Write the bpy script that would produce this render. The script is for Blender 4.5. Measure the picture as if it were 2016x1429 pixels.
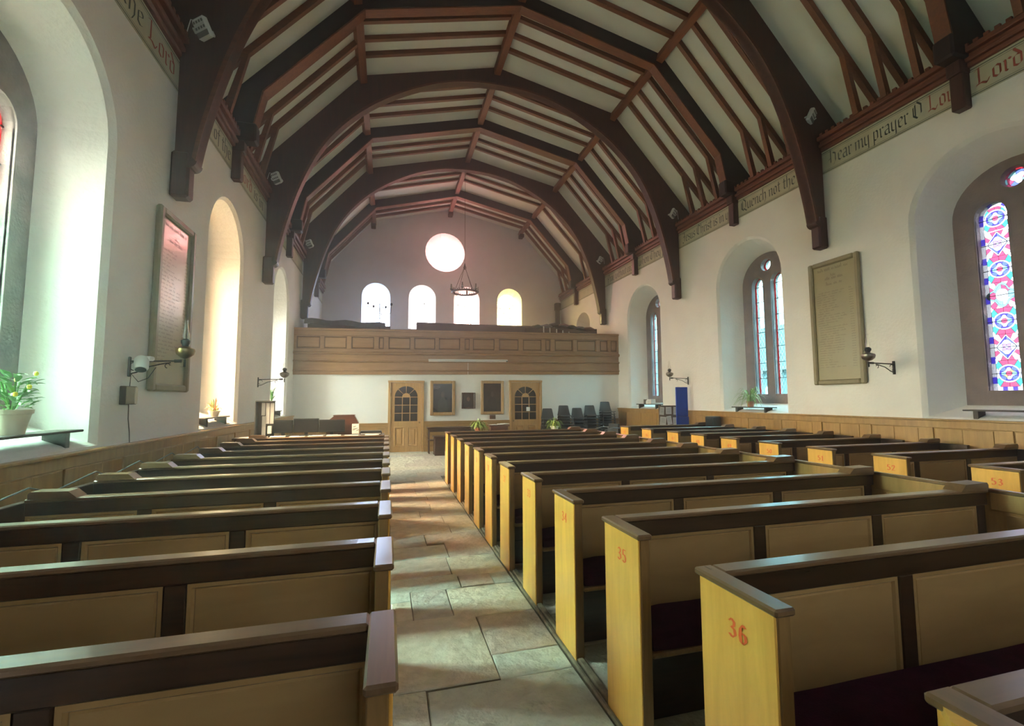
import bpy, math, random
from mathutils import Vector, Matrix
from mathutils.geometry import tessellate_polygon

scene = bpy.context.scene
for o in list(bpy.data.objects):
    bpy.data.objects.remove(o, do_unlink=True)
COL = scene.collection
rnd = random.Random(7)

# ------------------------------------------------------------------ camera
F_PX, W_PX, H_PX = 900.0, 2016.0, 1429.0
EYE = Vector((0.0, 0.0, 1.65))
cam_d = bpy.data.cameras.new('camera')
cam_d.sensor_fit = 'HORIZONTAL'
cam_d.sensor_width = 36.0
cam_d.lens = F_PX / W_PX * 36.0
cam_d.clip_start = 0.02
cam_d.clip_end = 300
cam = bpy.data.objects.new('camera', cam_d)
COL.objects.link(cam)
_y = Vector(((763 - 1008) / F_PX, (787 - 714.5) / F_PX, 1.0)).normalized()   # nave axis in camera axes (x right, y down, z forward)
_r = math.radians(1.0)
_x = _y.cross(Vector((math.sin(_r), -math.cos(_r), 0))).normalized()
_z = _x.cross(_y)
# rows of the world->camera matrix
right = Vector((_x[0], _y[0], _z[0]))
down = Vector((_x[1], _y[1], _z[1]))
fwd = Vector((_x[2], _y[2], _z[2]))
m = Matrix.Identity(4)
for i in range(3):
    m[i][0] = right[i]
    m[i][1] = -down[i]
    m[i][2] = -fwd[i]
    m[i][3] = EYE[i]
cam.matrix_world = m
scene.camera = cam

# ------------------------------------------------------------------ view, world
vs = scene.view_settings
scene.display_settings.display_device = 'sRGB'
vs.view_transform = 'Standard'
vs.look = 'None'
vs.gamma = 1.0
vs.use_curve_mapping = False
vs.exposure = EXPOSURE = 3.68
cy = scene.cycles
cy.use_denoising = True
cy.max_bounces = 12
cy.diffuse_bounces = 7
cy.glossy_bounces = 4
cy.transparent_max_bounces = 24
cy.sample_clamp_indirect = 12.0
cy.caustics_reflective = False
cy.caustics_refractive = False

SKY_STRENGTH = 15.0
world = bpy.data.worlds.new('overcast_sky')
scene.world = world
world.use_nodes = True
nt = world.node_tree
nt.nodes.clear()
n_out = nt.nodes.new('ShaderNodeOutputWorld')
n_bg = nt.nodes.new('ShaderNodeBackground')
n_tc = nt.nodes.new('ShaderNodeTexCoord')
n_sep = nt.nodes.new('ShaderNodeSeparateXYZ')
n_ramp = nt.nodes.new('ShaderNodeValToRGB')
n_map = nt.nodes.new('ShaderNodeMapRange')
n_map.inputs['From Min'].default_value = -1
n_map.inputs['From Max'].default_value = 1
nt.links.new(n_tc.outputs['Generated'], n_sep.inputs[0])
nt.links.new(n_sep.outputs['Z'], n_map.inputs['Value'])
nt.links.new(n_map.outputs[0], n_ramp.inputs[0])
cr = n_ramp.color_ramp
cr.elements[0].position = 0.46
cr.elements[0].color = (0.10, 0.12, 0.085, 1)
cr.elements[1].position = 0.505
cr.elements[1].color = (0.48, 0.53, 0.58, 1)
e = cr.elements.new(0.75)
e.color = (1.02, 1.07, 1.15, 1)
# the veiled sun stands to the left of the nave, so that half of the sky is brighter
n_dot = nt.nodes.new('ShaderNodeVectorMath')
n_dot.operation = 'DOT_PRODUCT'
n_dot.inputs[1].default_value = Vector((-0.74, 0.46, 0.50)).normalized()
nt.links.new(n_tc.outputs['Generated'], n_dot.inputs[0])
n_m2 = nt.nodes.new('ShaderNodeMapRange')
n_m2.interpolation_type = 'SMOOTHSTEP'
n_m2.inputs['From Min'].default_value = -0.1
n_m2.inputs['From Max'].default_value = 1.0
n_m2.inputs['To Min'].default_value = 0.30
n_m2.inputs['To Max'].default_value = 2.5
nt.links.new(n_dot.outputs['Value'], n_m2.inputs['Value'])
n_mul = nt.nodes.new('ShaderNodeMath')
n_mul.operation = 'MULTIPLY'
n_mul.inputs[1].default_value = SKY_STRENGTH
nt.links.new(n_m2.outputs[0], n_mul.inputs[0])
nt.links.new(n_ramp.outputs[0], n_bg.inputs['Color'])
nt.links.new(n_mul.outputs[0], n_bg.inputs['Strength'])
nt.links.new(n_bg.outputs[0], n_out.inputs[0])


def portal(loc, direction, sx, sy):
    """marks a window opening so that the sky is sampled through it (gives off no light of its own)"""
    l = bpy.data.lights.new('window_portal', 'AREA')
    l.shape = 'RECTANGLE'
    l.size, l.size_y = sx, sy
    l.cycles.is_portal = True
    o = bpy.data.objects.new('window_portal', l)
    COL.objects.link(o)
    o.location = loc
    o.rotation_euler = Vector(direction).to_track_quat('-Z', 'Z').to_euler()
    return o


# ------------------------------------------------------------------ materials
def _base(name):
    mt = bpy.data.materials.new(name)
    mt.use_nodes = True
    t = mt.node_tree
    b = t.nodes['Principled BSDF']
    return mt, t, b


def mat(name, col, rough=0.6, var=0.0, scale=6.0, bump=0.0, bscale=40.0, bdist=0.02, metal=0.0, spec=0.5, coat=0.0, col2=None):
    mt, t, b = _base(name)
    b.inputs['Roughness'].default_value = rough
    b.inputs['Metallic'].default_value = metal
    b.inputs['Specular IOR Level'].default_value = spec
    b.inputs['Coat Weight'].default_value = coat
    b.inputs['Coat Roughness'].default_value = 0.15
    b.inputs['Base Color'].default_value = (*col, 1)
    if var or col2 or bump:
        tc = t.nodes.new('ShaderNodeTexCoord')
    if var or col2:
        nz = t.nodes.new('ShaderNodeTexNoise')
        nz.inputs['Scale'].default_value = scale
        nz.inputs['Detail'].default_value = 5
        t.links.new(tc.outputs['Object'], nz.inputs['Vector'])
        r = t.nodes.new('ShaderNodeValToRGB')
        c2 = col2 or tuple(c * (1 - var) for c in col)
        r.color_ramp.elements[0].position = 0.32
        r.color_ramp.elements[1].position = 0.68
        r.color_ramp.elements[0].color = (*c2, 1)
        r.color_ramp.elements[1].color = (*col, 1)
        t.links.new(nz.outputs['Fac'], r.inputs[0])
        t.links.new(r.outputs[0], b.inputs['Base Color'])
    if bump:
        n2 = t.nodes.new('ShaderNodeTexNoise')
        n2.inputs['Scale'].default_value = bscale
        n2.inputs['Detail'].default_value = 4
        t.links.new(tc.outputs['Object'], n2.inputs['Vector'])
        bp = t.nodes.new('ShaderNodeBump')
        bp.inputs['Strength'].default_value = bump
        bp.inputs['Distance'].default_value = bdist
        t.links.new(n2.outputs['Fac'], bp.inputs['Height'])
        t.links.new(bp.outputs[0], b.inputs['Normal'])
    return mt


def wood(name, c1, c2, axis='Z', rough=0.4, coat=0.3, stretch=14.0, scale=3.0, per_object=0.12, bump=0.06):
    """grained wood; the grain runs along `axis`, every object gets its own cut of the grain"""
    mt, t, b = _base(name)
    tc = t.nodes.new('ShaderNodeTexCoord')
    oi = t.nodes.new('ShaderNodeObjectInfo')
    mp = t.nodes.new('ShaderNodeMapping')
    s = [scale * stretch] * 3
    s['XYZ'.index(axis)] = scale
    mp.inputs['Scale'].default_value = s
    ad = t.nodes.new('ShaderNodeVectorMath')
    ad.operation = 'ADD'
    mu = t.nodes.new('ShaderNodeMath')
    mu.operation = 'MULTIPLY'
    mu.inputs[1].default_value = 37.0
    t.links.new(oi.outputs['Random'], mu.inputs[0])
    t.links.new(tc.outputs['Object'], mp.inputs[0])
    t.links.new(mp.outputs[0], ad.inputs[0])
    t.links.new(mu.outputs[0], ad.inputs[1])
    nz = t.nodes.new('ShaderNodeTexNoise')
    nz.inputs['Scale'].default_value = 1.0
    nz.inputs['Detail'].default_value = 6
    nz.inputs['Roughness'].default_value = 0.6
    nz.inputs['Distortion'].default_value = 0.6
    t.links.new(ad.outputs[0], nz.inputs['Vector'])
    r = t.nodes.new('ShaderNodeValToRGB')
    r.color_ramp.elements[0].position = 0.3
    r.color_ramp.elements[1].position = 0.7
    r.color_ramp.elements[0].color = (*c2, 1)
    r.color_ramp.elements[1].color = (*c1, 1)
    t.links.new(nz.outputs['Fac'], r.inputs[0])
    hs = t.nodes.new('ShaderNodeHueSaturation')
    mr = t.nodes.new('ShaderNodeMapRange')
    mr.inputs['To Min'].default_value = 1 - per_object
    mr.inputs['To Max'].default_value = 1 + per_object
    t.links.new(oi.outputs['Random'], mr.inputs['Value'])
    t.links.new(mr.outputs[0], hs.inputs['Value'])
    t.links.new(r.outputs[0], hs.inputs['Color'])
    t.links.new(hs.outputs[0], b.inputs['Base Color'])
    rr = t.nodes.new('ShaderNodeMapRange')
    rr.inputs['To Min'].default_value = rough - 0.08
    rr.inputs['To Max'].default_value = rough + 0.12
    t.links.new(nz.outputs['Fac'], rr.inputs['Value'])
    t.links.new(rr.outputs[0], b.inputs['Roughness'])
    b.inputs['Coat Weight'].default_value = coat
    b.inputs['Coat Roughness'].default_value = 0.22
    bp = t.nodes.new('ShaderNodeBump')
    bp.inputs['Strength'].default_value = bump
    bp.inputs['Distance'].default_value = 0.002
    t.links.new(nz.outputs['Fac'], bp.inputs['Height'])
    t.links.new(bp.outputs[0], b.inputs['Normal'])
    return mt


def glass(name, col, diffuse=0.25, var=0.0, scale=9.0):
    """window glass: lets light straight through in its own colour, scatters part of it, reflects a little"""
    mt = bpy.data.materials.new(name)
    mt.use_nodes = True
    t = mt.node_tree
    t.nodes.clear()
    out = t.nodes.new('ShaderNodeOutputMaterial')
    tr = t.nodes.new('ShaderNodeBsdfTransparent')
    tl = t.nodes.new('ShaderNodeBsdfTranslucent')
    gl = t.nodes.new('ShaderNodeBsdfGlossy')
    gl.inputs['Roughness'].default_value = 0.12
    tr.inputs[0].default_value = (*col, 1)
    tl.inputs[0].default_value = (*col, 1)
    if var:
        tc = t.nodes.new('ShaderNodeTexCoord')
        nz = t.nodes.new('ShaderNodeTexNoise')
        nz.inputs['Scale'].default_value = scale
        t.links.new(tc.outputs['Object'], nz.inputs['Vector'])
        r = t.nodes.new('ShaderNodeValToRGB')
        r.color_ramp.elements[0].position = 0.35
        r.color_ramp.elements[1].position = 0.65
        r.color_ramp.elements[0].color = (*[c * (1 - var) for c in col], 1)
        r.color_ramp.elements[1].color = (*col, 1)
        t.links.new(nz.outputs['Fac'], r.inputs[0])
        t.links.new(r.outputs[0], tr.inputs[0])
        t.links.new(r.outputs[0], tl.inputs[0])
    mx = t.nodes.new('ShaderNodeMixShader')
    mx.inputs[0].default_value = diffuse
    t.links.new(tr.outputs[0], mx.inputs[1])
    t.links.new(tl.outputs[0], mx.inputs[2])
    fr = t.nodes.new('ShaderNodeMixShader')
    fr.inputs[0].default_value = 0.05
    t.links.new(mx.outputs[0], fr.inputs[1])
    t.links.new(gl.outputs[0], fr.inputs[2])
    t.links.new(fr.outputs[0], out.inputs[0])
    return mt


M = {}
M['plaster'] = mat('wall_plaster', (0.80, 0.785, 0.755), 0.9, col2=(0.755, 0.735, 0.70), scale=1.6, bump=0.35, bscale=22)
M['plaster_far'] = mat('far_wall_plaster', (0.79, 0.80, 0.77), 0.9, var=0.04, scale=2, bump=0.15, bscale=30)
M['plaster_gable'] = mat('gable_plaster', (0.85, 0.86, 0.90), 0.9, var=0.05, scale=2, bump=0.15, bscale=30)
M['ceil'] = mat('ceiling_plaster', (0.74, 0.77, 0.72), 0.9, var=0.05, scale=1.5, bump=0.15)
M['beam'] = wood('roof_beam_wood', (0.16, 0.055, 0.026), (0.085, 0.028, 0.014), 'X', 0.55, 0.1, 8, 2)
M['rafter'] = wood('rafter_wood', (0.22, 0.078, 0.032), (0.13, 0.043, 0.018), 'X', 0.6, 0.05, 8, 2)
M['purlin'] = wood('purlin_wood', (0.25, 0.085, 0.034), (0.15, 0.046, 0.019), 'Y', 0.55, 0.1, 8, 2)
M['truss'] = wood('truss_wood', (0.080, 0.026, 0.017), (0.042, 0.014, 0.010), 'Z', 0.5, 0.12, 8, 2)
M['truss_backlit'] = wood('backlit_principal_wood', (0.030, 0.014, 0.013), (0.015, 0.008, 0.008), 'X', 0.55, 0.1, 8, 2)  # near-black: the backlit front of the principals is put into the colour
M['cornice'] = wood('cornice_wood', (0.22, 0.070, 0.040), (0.13, 0.040, 0.024), 'Y', 0.55, 0.1, 8, 2)
M['pew_dark'] = wood('pew_dark_stain', (0.058, 0.026, 0.011), (0.026, 0.012, 0.006), 'X', 0.30, 0.5, 12, 2.5)
M['pew_cap'] = wood('pew_cap_polish', (0.19, 0.108, 0.050), (0.13, 0.072, 0.032), 'X', 0.30, 0.7, 12, 2.5, 0.12, 0.015)
M['pew_end_cap'] = wood('pew_end_cap_polish', (0.19, 0.108, 0.050), (0.13, 0.072, 0.032), 'Y', 0.30, 0.7, 12, 2.5, 0.12, 0.015)
M['pew_panel'] = wood('pew_grained_panel', (0.40, 0.25, 0.10), (0.33, 0.20, 0.075), 'X', 0.33, 0.35, 5, 1.6, 0.08)
M['pew_end'] = wood('pew_end_golden_oak', (0.86, 0.49, 0.105), (0.70, 0.37, 0.07), 'Z', 0.30, 0.4, 9, 2.2, 0.08)
M['pew_edge'] = wood('pew_end_edge', (0.30, 0.17, 0.055), (0.18, 0.10, 0.032), 'Z', 0.4, 0.3, 9, 2.2)
M['dado'] = wood('dado_oak', (0.46, 0.27, 0.085), (0.33, 0.18, 0.050), 'Z', 0.4, 0.3, 7, 2.0, 0.05)
M['dado_far'] = wood('far_dado_oak', (0.42, 0.245, 0.085), (0.31, 0.17, 0.052), 'X', 0.4, 0.3, 7, 2.0, 0.05)
M['gallery_floor'] = wood('gallery_floor_boards', (0.42, 0.30, 0.20), (0.32, 0.22, 0.14), 'X', 0.5, 0.1)
M['gallery_shade'] = wood('gallery_oak_groove_shade', (0.17, 0.09, 0.04), (0.12, 0.06, 0.027), 'X', 0.45, 0.2)  # darker copy of the oak, shade of the panel grooves put into its colour
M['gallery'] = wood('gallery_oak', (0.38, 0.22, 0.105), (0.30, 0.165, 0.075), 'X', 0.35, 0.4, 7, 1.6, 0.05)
M['door'] = wood('door_oak', (0.56, 0.34, 0.13), (0.44, 0.245, 0.085), 'Z', 0.4, 0.3, 9, 2.2, 0.04)
M['frame_gold'] = wood('pale_frame_wood', (0.50, 0.31, 0.13), (0.40, 0.235, 0.09), 'Z', 0.4, 0.3, 9, 2.2, 0.04)
M['board_frame'] = mat('board_frame_paint', (0.27, 0.225, 0.125), 0.45, var=0.15, scale=8)
M['board_face'] = mat('board_face_paint', (0.36, 0.315, 0.185), 0.30, var=0.08, scale=4, coat=0.25)
M['ink'] = mat('board_lettering', (0.10, 0.075, 0.04), 0.5)
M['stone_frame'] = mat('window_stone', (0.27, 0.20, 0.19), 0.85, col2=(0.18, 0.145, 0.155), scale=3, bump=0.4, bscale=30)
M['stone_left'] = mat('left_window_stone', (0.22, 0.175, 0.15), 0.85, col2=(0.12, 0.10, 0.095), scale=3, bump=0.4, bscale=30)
M['sill'] = mat('sill_plaster', (0.78, 0.76, 0.68), 0.85, var=0.08, scale=5, bump=0.2)
M['lead'] = mat('lead_came', (0.03, 0.03, 0.035), 0.6)
M['iron'] = mat('wrought_iron', (0.018, 0.016, 0.017), 0.5, metal=0.6)
M['brass'] = mat('aged_brass', (0.36, 0.25, 0.10), 0.28, metal=1.0, var=0.3, scale=20)
M['white_metal'] = mat('white_enamel', (0.72, 0.74, 0.72), 0.4)
M['grey_lens'] = mat('grey_lens', (0.20, 0.21, 0.20), 0.25)
M['black'] = mat('black_plastic', (0.018, 0.019, 0.021), 0.4)
M['chair'] = mat('charcoal_polypropylene', (0.045, 0.047, 0.052), 0.38)
M['chrome'] = mat('grey_tube', (0.25, 0.26, 0.27), 0.3, metal=0.8)
M['screen'] = mat('dark_screen', (0.02, 0.021, 0.024), 0.18)
M['paper'] = mat('white_paper', (0.85, 0.85, 0.83), 0.7)
M['cushion'] = mat('purple_velvet', (0.050, 0.009, 0.024), 0.95, var=0.35, scale=14, bump=0.3, bscale=120, spec=0.1)
M['red_paint'] = mat('red_number_paint', (0.72, 0.11, 0.02), 0.5)
M['frieze'] = mat('frieze_ground', (0.55, 0.525, 0.40), 0.9, var=0.12, scale=5)
M['frieze_grey'] = mat('frieze_line_paint', (0.085, 0.095, 0.075), 0.8)
M['frieze_black'] = mat('frieze_black_letter', (0.055, 0.06, 0.06), 0.8)
M['frieze_red'] = mat('frieze_red_letter', (0.33, 0.055, 0.035), 0.8)
M['blue'] = mat('blue_felt', (0.012, 0.055, 0.46), 0.85, var=0.08)
M['dark_felt'] = mat('brown_pinboard', (0.14, 0.085, 0.055), 0.8)
M['terracotta'] = mat('terracotta', (0.42, 0.14, 0.07), 0.7)
M['cream_pot'] = mat('cream_ceramic', (0.62, 0.55, 0.42), 0.35, var=0.06)
M['leaf'] = mat('plant_leaf', (0.10, 0.26, 0.045), 0.45, col2=(0.05, 0.15, 0.025), scale=9)
M['leaf_pale'] = mat('pale_leaf', (0.36, 0.46, 0.16), 0.5, col2=(0.20, 0.33, 0.08), scale=12)
M['leaf_fern'] = mat('fern_leaf', (0.34, 0.46, 0.10), 0.5, col2=(0.20, 0.31, 0.06), scale=12)
M['leaf_red'] = mat('red_flower', (0.62, 0.12, 0.08), 0.5)
M['yellow'] = mat('yellow_flower', (0.85, 0.72, 0.05), 0.5)
M['oil_dark'] = mat('dark_oil_paint', (0.035, 0.036, 0.032), 0.22, col2=(0.018, 0.018, 0.016), scale=3, coat=0.6)
M['oil_brown'] = mat('brown_oil_paint', (0.06, 0.040, 0.028), 0.35, col2=(0.028, 0.02, 0.016), scale=4)
M['oil_flesh'] = mat('flesh_oil_paint', (0.22, 0.13, 0.085), 0.4, col2=(0.09, 0.05, 0.035), scale=18)
M['dark_wood'] = wood('dark_furniture_wood', (0.085, 0.035, 0.018), (0.045, 0.018, 0.01), 'X', 0.35, 0.3, 9, 2.2)
M['stand_wood'] = wood('weathered_stand_wood', (0.060, 0.048, 0.042), (0.032, 0.026, 0.023), 'Y', 0.5, 0.1, 9, 2.2)
M['mahogany'] = wood('mahogany', (0.17, 0.065, 0.038), (0.10, 0.036, 0.02), 'X', 0.35, 0.3, 9, 2.2)
M['grey_cloth'] = mat('grey_dust_sheet', (0.12, 0.12, 0.125), 0.9, var=0.3, scale=5)
M['joint'] = mat('floor_joint', (0.16, 0.145, 0.11), 0.95, var=0.3, scale=14)
M['kerb'] = mat('worn_kerb', (0.27, 0.235, 0.17), 0.8, col2=(0.15, 0.125, 0.085), scale=14, bump=0.4, bscale=50)
FLAG = []
for i, (a, b) in enumerate([((0.60, 0.61, 0.54), (0.49, 0.50, 0.44)), ((0.63, 0.60, 0.50), (0.51, 0.49, 0.40)),
                            ((0.55, 0.49, 0.43), (0.44, 0.39, 0.335)), ((0.55, 0.60, 0.545), (0.45, 0.495, 0.45)),
                            ((0.50, 0.50, 0.455), (0.40, 0.40, 0.36))]):
    FLAG.append(mat('flagstone_%s' % 'grey buff pink green slate'.split()[i], a, 0.62, col2=b, scale=11, bump=1.0, bscale=8, bdist=0.05, spec=0.4))

# ------------------------------------------------------------------ mesh helpers
class MB:
    def __init__(s):
        s.v = []
        s.f = []

    def add(s, vs_, fs):
        k = len(s.v)
        s.v += [tuple(p) for p in vs_]
        s.f += [tuple(k + i for i in f) for f in fs]
        return s

    def box(s, x0, x1, y0, y1, z0, z1, c=0.0):
        if x1 < x0: x0, x1 = x1, x0
        if y1 < y0: y0, y1 = y1, y0
        if z1 < z0: z0, z1 = z1, z0
        c = min(c, (x1 - x0) / 2.5, (y1 - y0) / 2.5, (z1 - z0) / 2.5)
        if c <= 0:
            v = [(x, y, z) for x in (x0, x1) for y in (y0, y1) for z in (z0, z1)]
            return s.add(v, [(0, 1, 3, 2), (4, 6, 7, 5), (0, 4, 5, 1), (2, 3, 7, 6), (0, 2, 6, 4), (1, 5, 7, 3)])
        lo = (x0, y0, z0)
        hi = (x1, y1, z1)
        v = []
        idx = {}
        for sx in (0, 1):
            for sy in (0, 1):
                for sz in (0, 1):
                    for ax in range(3):
                        p = []
                        for a, sg in enumerate((sx, sy, sz)):
                            base = hi[a] if sg else lo[a]
                            if a != ax:
                                base += -c if sg else c
                            p.append(base)
                        idx[(sx, sy, sz, ax)] = len(v)
                        v.append(tuple(p))
        f = []
        for ax in range(3):
            b_, c_ = [a for a in range(3) if a != ax]
            for sg in (0, 1):
                q = []
                for (p, r) in ((0, 0), (1, 0), (1, 1), (0, 1)):
                    k = [0, 0, 0]
                    k[ax] = sg
                    k[b_] = p
                    k[c_] = r
                    q.append(idx[(*k, ax)])
                flip = (sg == 1) == (ax == 1)
                f.append(tuple(q[::-1] if flip else q))
        for ax in range(3):          # edges along ax
            b_, c_ = [a for a in range(3) if a != ax]
            for p in (0, 1):
                for r in (0, 1):
                    k0 = [0, 0, 0]
                    k0[b_] = p
                    k0[c_] = r
                    k1 = list(k0)
                    k1[ax] = 1
                    f.append((idx[(*k0, b_)], idx[(*k1, b_)], idx[(*k1, c_)], idx[(*k0, c_)]))
        for sx in (0, 1):
            for sy in (0, 1):
                for sz in (0, 1):
                    f.append(tuple(idx[(sx, sy, sz, a)] for a in range(3)))
        return s.add(v, f)

    def tube(s, path, r, n=8, closed=False):
        path = [Vector(p) for p in path]
        rings = []
        k = len(path)
        up = None
        for i, p in enumerate(path):
            if closed:
                d = path[(i + 1) % k] - path[i - 1]
            else:
                d = path[min(i + 1, k - 1)] - path[max(i - 1, 0)]
            d.normalize()
            if up is None:
                up = Vector((0, 0, 1)) if abs(d.z) < 0.9 else Vector((1, 0, 0))
            a = d.cross(up).normalized()
            up = a.cross(d).normalized()
            rr = r[i] if isinstance(r, (list, tuple)) else r
            rings.append([p + (a * math.cos(2 * math.pi * j / n) + up * math.sin(2 * math.pi * j / n)) * rr for j in range(n)])
        v = [q for ring in rings for q in ring]
        f = []
        for i in range(k if closed else k - 1):
            i2 = (i + 1) % k
            for j in range(n):
                f.append((i * n + j, i * n + (j + 1) % n, i2 * n + (j + 1) % n, i2 * n + j))
        if not closed:
            f.append(tuple(range(n))[::-1])
            f.append(tuple((k - 1) * n + j for j in range(n)))
        return s.add(v, f)

    def lathe(s, prof, c=(0, 0, 0), n=16):
        v = []
        for r, z in prof:
            for j in range(n):
                a = 2 * math.pi * j / n
                v.append((c[0] + r * math.cos(a), c[1] + r * math.sin(a), c[2] + z))
        f = []
        for i in range(len(prof) - 1):
            for j in range(n):
                f.append((i * n + j, i * n + (j + 1) % n, (i + 1) * n + (j + 1) % n, (i + 1) * n + j))
        if prof[0][0] > 1e-4:
            f.append(tuple(range(n))[::-1])
        if prof[-1][0] > 1e-4:
            f.append(tuple((len(prof) - 1) * n + j for j in range(n)))
        return s.add(v, f)

    def prism(s, loops, mp, d0, d1):
        """polygon (outer loop, then holes) extruded from d0 to d1; mp(a, b, d) gives the 3D point"""
        tess = tessellate_polygon([[Vector((a, b, 0)) for a, b in lp] for lp in loops])
        flat = [p for lp in loops for p in lp]
        n = len(flat)
        v = [mp(a, b, d0) for a, b in flat] + [mp(a, b, d1) for a, b in flat]
        f = [tuple(t) for t in tess] + [tuple(n + i for i in t[::-1]) for t in tess]
        k = 0
        for lp in loops:
            q = len(lp)
            for i in range(q):
                a, b = k + i, k + (i + 1) % q
                f.append((a, b, n + b, n + a))
            k += q
        return s.add(v, f)

    def loft(s, rings, closed=True, caps=False):
        n = len(rings[0])
        v = [p for r in rings for p in r]
        f = []
        for i in range(len(rings) - 1):
            for j in range(n if closed else n - 1):
                f.append((i * n + j, i * n + (j + 1) % n, (i + 1) * n + (j + 1) % n, (i + 1) * n + j))
        if caps:
            f.append(tuple(range(n))[::-1])
            f.append(tuple((len(rings) - 1) * n + j for j in range(n)))
        return s.add(v, f)

    def mesh(s, name, material, smooth=False):
        me = bpy.data.meshes.new(name)
        me.from_pydata(s.v, [], s.f)
        me.validate()
        import bmesh
        bm = bmesh.new()
        bm.from_mesh(me)
        bmesh.ops.recalc_face_normals(bm, faces=bm.faces)
        bm.to_mesh(me)
        bm.free()
        if material is not None:
            me.materials.append(material)
        if smooth:
            me.polygons.foreach_set('use_smooth', [True] * len(me.polygons))
            me.set_sharp_from_angle(angle=math.radians(40))
        return me

    def build(s, name, material, parent=None, smooth=False, loc=None):
        return link(name, s.mesh(name, material, smooth), parent, loc)


def link(name, me, parent=None, loc=None, rot=None):
    o = bpy.data.objects.new(name, me)
    COL.objects.link(o)
    if parent is not None:
        o.parent = parent
    if loc is not None:
        o.location = loc
    if rot is not None:
        o.rotation_euler = rot
    return o


def tag(o, label=None, cat=None, group=None, kind=None):
    if label: o['label'] = label
    if cat: o['category'] = cat
    if group: o['group'] = group
    if kind: o['kind'] = kind
    return o


def thing(name, label, cat, loc=(0, 0, 0), rotz=0.0, group=None):
    o = bpy.data.objects.new(name, None)
    COL.objects.link(o)
    o.empty_display_size = 0.1
    o.location = loc
    o.rotation_euler = (0, 0, rotz)
    return tag(o, label, cat, group)


def struct(name, loc=(0, 0, 0)):
    o = bpy.data.objects.new(name, None)
    COL.objects.link(o)
    o.location = loc
    o['kind'] = 'structure'
    return o


def copy_thing(root, loc, rotz=0.0, label=None, group=None):
    r = root.copy()
    COL.objects.link(r)
    r.location = loc
    r.rotation_euler = (0, 0, rotz)
    if label: r['label'] = label
    if group: r['group'] = group
    for ch in list(root.children):
        c = ch.copy()
        COL.objects.link(c)
        c.parent = r
        for g in ch.children:
            d = g.copy()
            COL.objects.link(d)
            d.parent = c
    return r


def arc_pts(n, a0, a1):
    return [a0 + (a1 - a0) * i / n for i in range(n + 1)]


def arch_loop(yc, hw, zs, rise, sill, n=18, pw=1.0):
    """closed loop (y, z): sill corners, then the round head from the +y side to the -y side"""
    L = [(yc - hw, sill), (yc + hw, sill)]
    for a in arc_pts(n, 0, math.pi):
        L.append((yc + hw * math.cos(a), zs + rise * math.sin(a) ** pw))
    return L


CX = 2.657                   # middle of the nave
XL, XR = -2.76, 8.075        # faces of the side walls
TILT = 0.0215                # the old roof stands a little higher on the right


def tz(x, z):
    return z + TILT * (x - CX)
# ------------------------------------------------------------------ side walls with deep window bays
def side_wall(name, X, sg, wins, ztop, y0, y1, material):
    """inner face at X; sg = +1 when the outside lies towards +x. wins: (outer loop, chamfer loop, inner loop)"""
    mb = MB()
    cur = y0
    for outer, cham, inner in wins:
        ya, yb = outer[0][0], outer[1][0]
        sill = outer[0][1]
        mb.add([(X, cur, 0), (X, ya, 0), (X, ya, ztop), (X, cur, ztop)], [(0, 1, 2, 3)])
        mb.add([(X, ya, 0), (X, yb, 0), (X, yb, sill), (X, ya, sill)], [(0, 1, 2, 3)])
        head = outer[2:]
        for (p, q) in zip(head, head[1:]):
            mb.add([(X, p[0], p[1]), (X, q[0], q[1]), (X, q[0], ztop), (X, p[0], ztop)], [(0, 1, 2, 3)])
        mb.loft([[(X, a, b) for a, b in outer], [(X + sg * 0.05, a, b) for a, b in cham],
                 [(X + sg * 0.60, a, b) for a, b in inner]])
        cur = yb
    mb.add([(X, cur, 0), (X, y1, 0), (X, y1, ztop), (X, cur, ztop)], [(0, 1, 2, 3)])
    mb.add([(X, y0, ztop), (X, y1, ztop), (X + sg * 0.9, y1, ztop), (X + sg * 0.9, y0, ztop)], [(0, 1, 2, 3)])
    o = mb.build(name, material)
    o['kind'] = 'structure'
    return o


def lancet_loop(yc, hw, z0, zs, rise, n=12):
    return arch_loop(yc, hw, zs, rise, z0, n, 1.0)


def clip_seg(p, q, yc, hw, z0, zs, rise):
    """keeps the part of a lead line that lies inside a lancet"""
    def inside(t):
        y = p[0] + (q[0] - p[0]) * t - yc
        z = p[1] + (q[1] - p[1]) * t
        if abs(y) > hw or z < z0: return False
        if z <= zs: return True
        return z <= zs + rise * math.sqrt(max(0, 1 - (y / hw) ** 2))
    ts = [i / 60 for i in range(61)]
    ins = [t for t in ts if inside(t)]
    if len(ins) < 2: return None
    a, b = ins[0], ins[-1]
    return ((p[0] + (q[0] - p[0]) * a, p[1] + (q[1] - p[1]) * a), (p[0] + (q[0] - p[0]) * b, p[1] + (q[1] - p[1]) * b))


G_CLEAR = glass('clear_leaded_glass', (0.44, 0.66, 0.67), 0.008)
G_RUBY = glass('ruby_border_glass', (0.22, 0.008, 0.014), 0.45)
G_RED = glass('ruby_glass', (0.62, 0.03, 0.06), 0.45)
G_MINT = glass('pale_green_glass', (0.42, 0.545, 0.46), 0.08)
G_AMBER = glass('amber_glass', (0.74, 0.635, 0.47), 0.08)
G_STRAW = glass('straw_glass', (0.54, 0.54, 0.48), 0.08)
G_ORANGE = glass('orange_glass', (0.62, 0.42, 0.30), 0.45)
G_PINK = glass('pink_glass', (0.60, 0.30, 0.26), 0.45)
K = 0.078      # the painted medallion glass is dense and lets little through
G_WHITE = glass('white_antique_glass', tuple(K * c for c in (0.88, 0.92, 1.0)), 0.35)
G_BLUE = glass('deep_blue_glass', tuple(K * c for c in (0.10, 0.07, 0.80)), 0.4)
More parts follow.
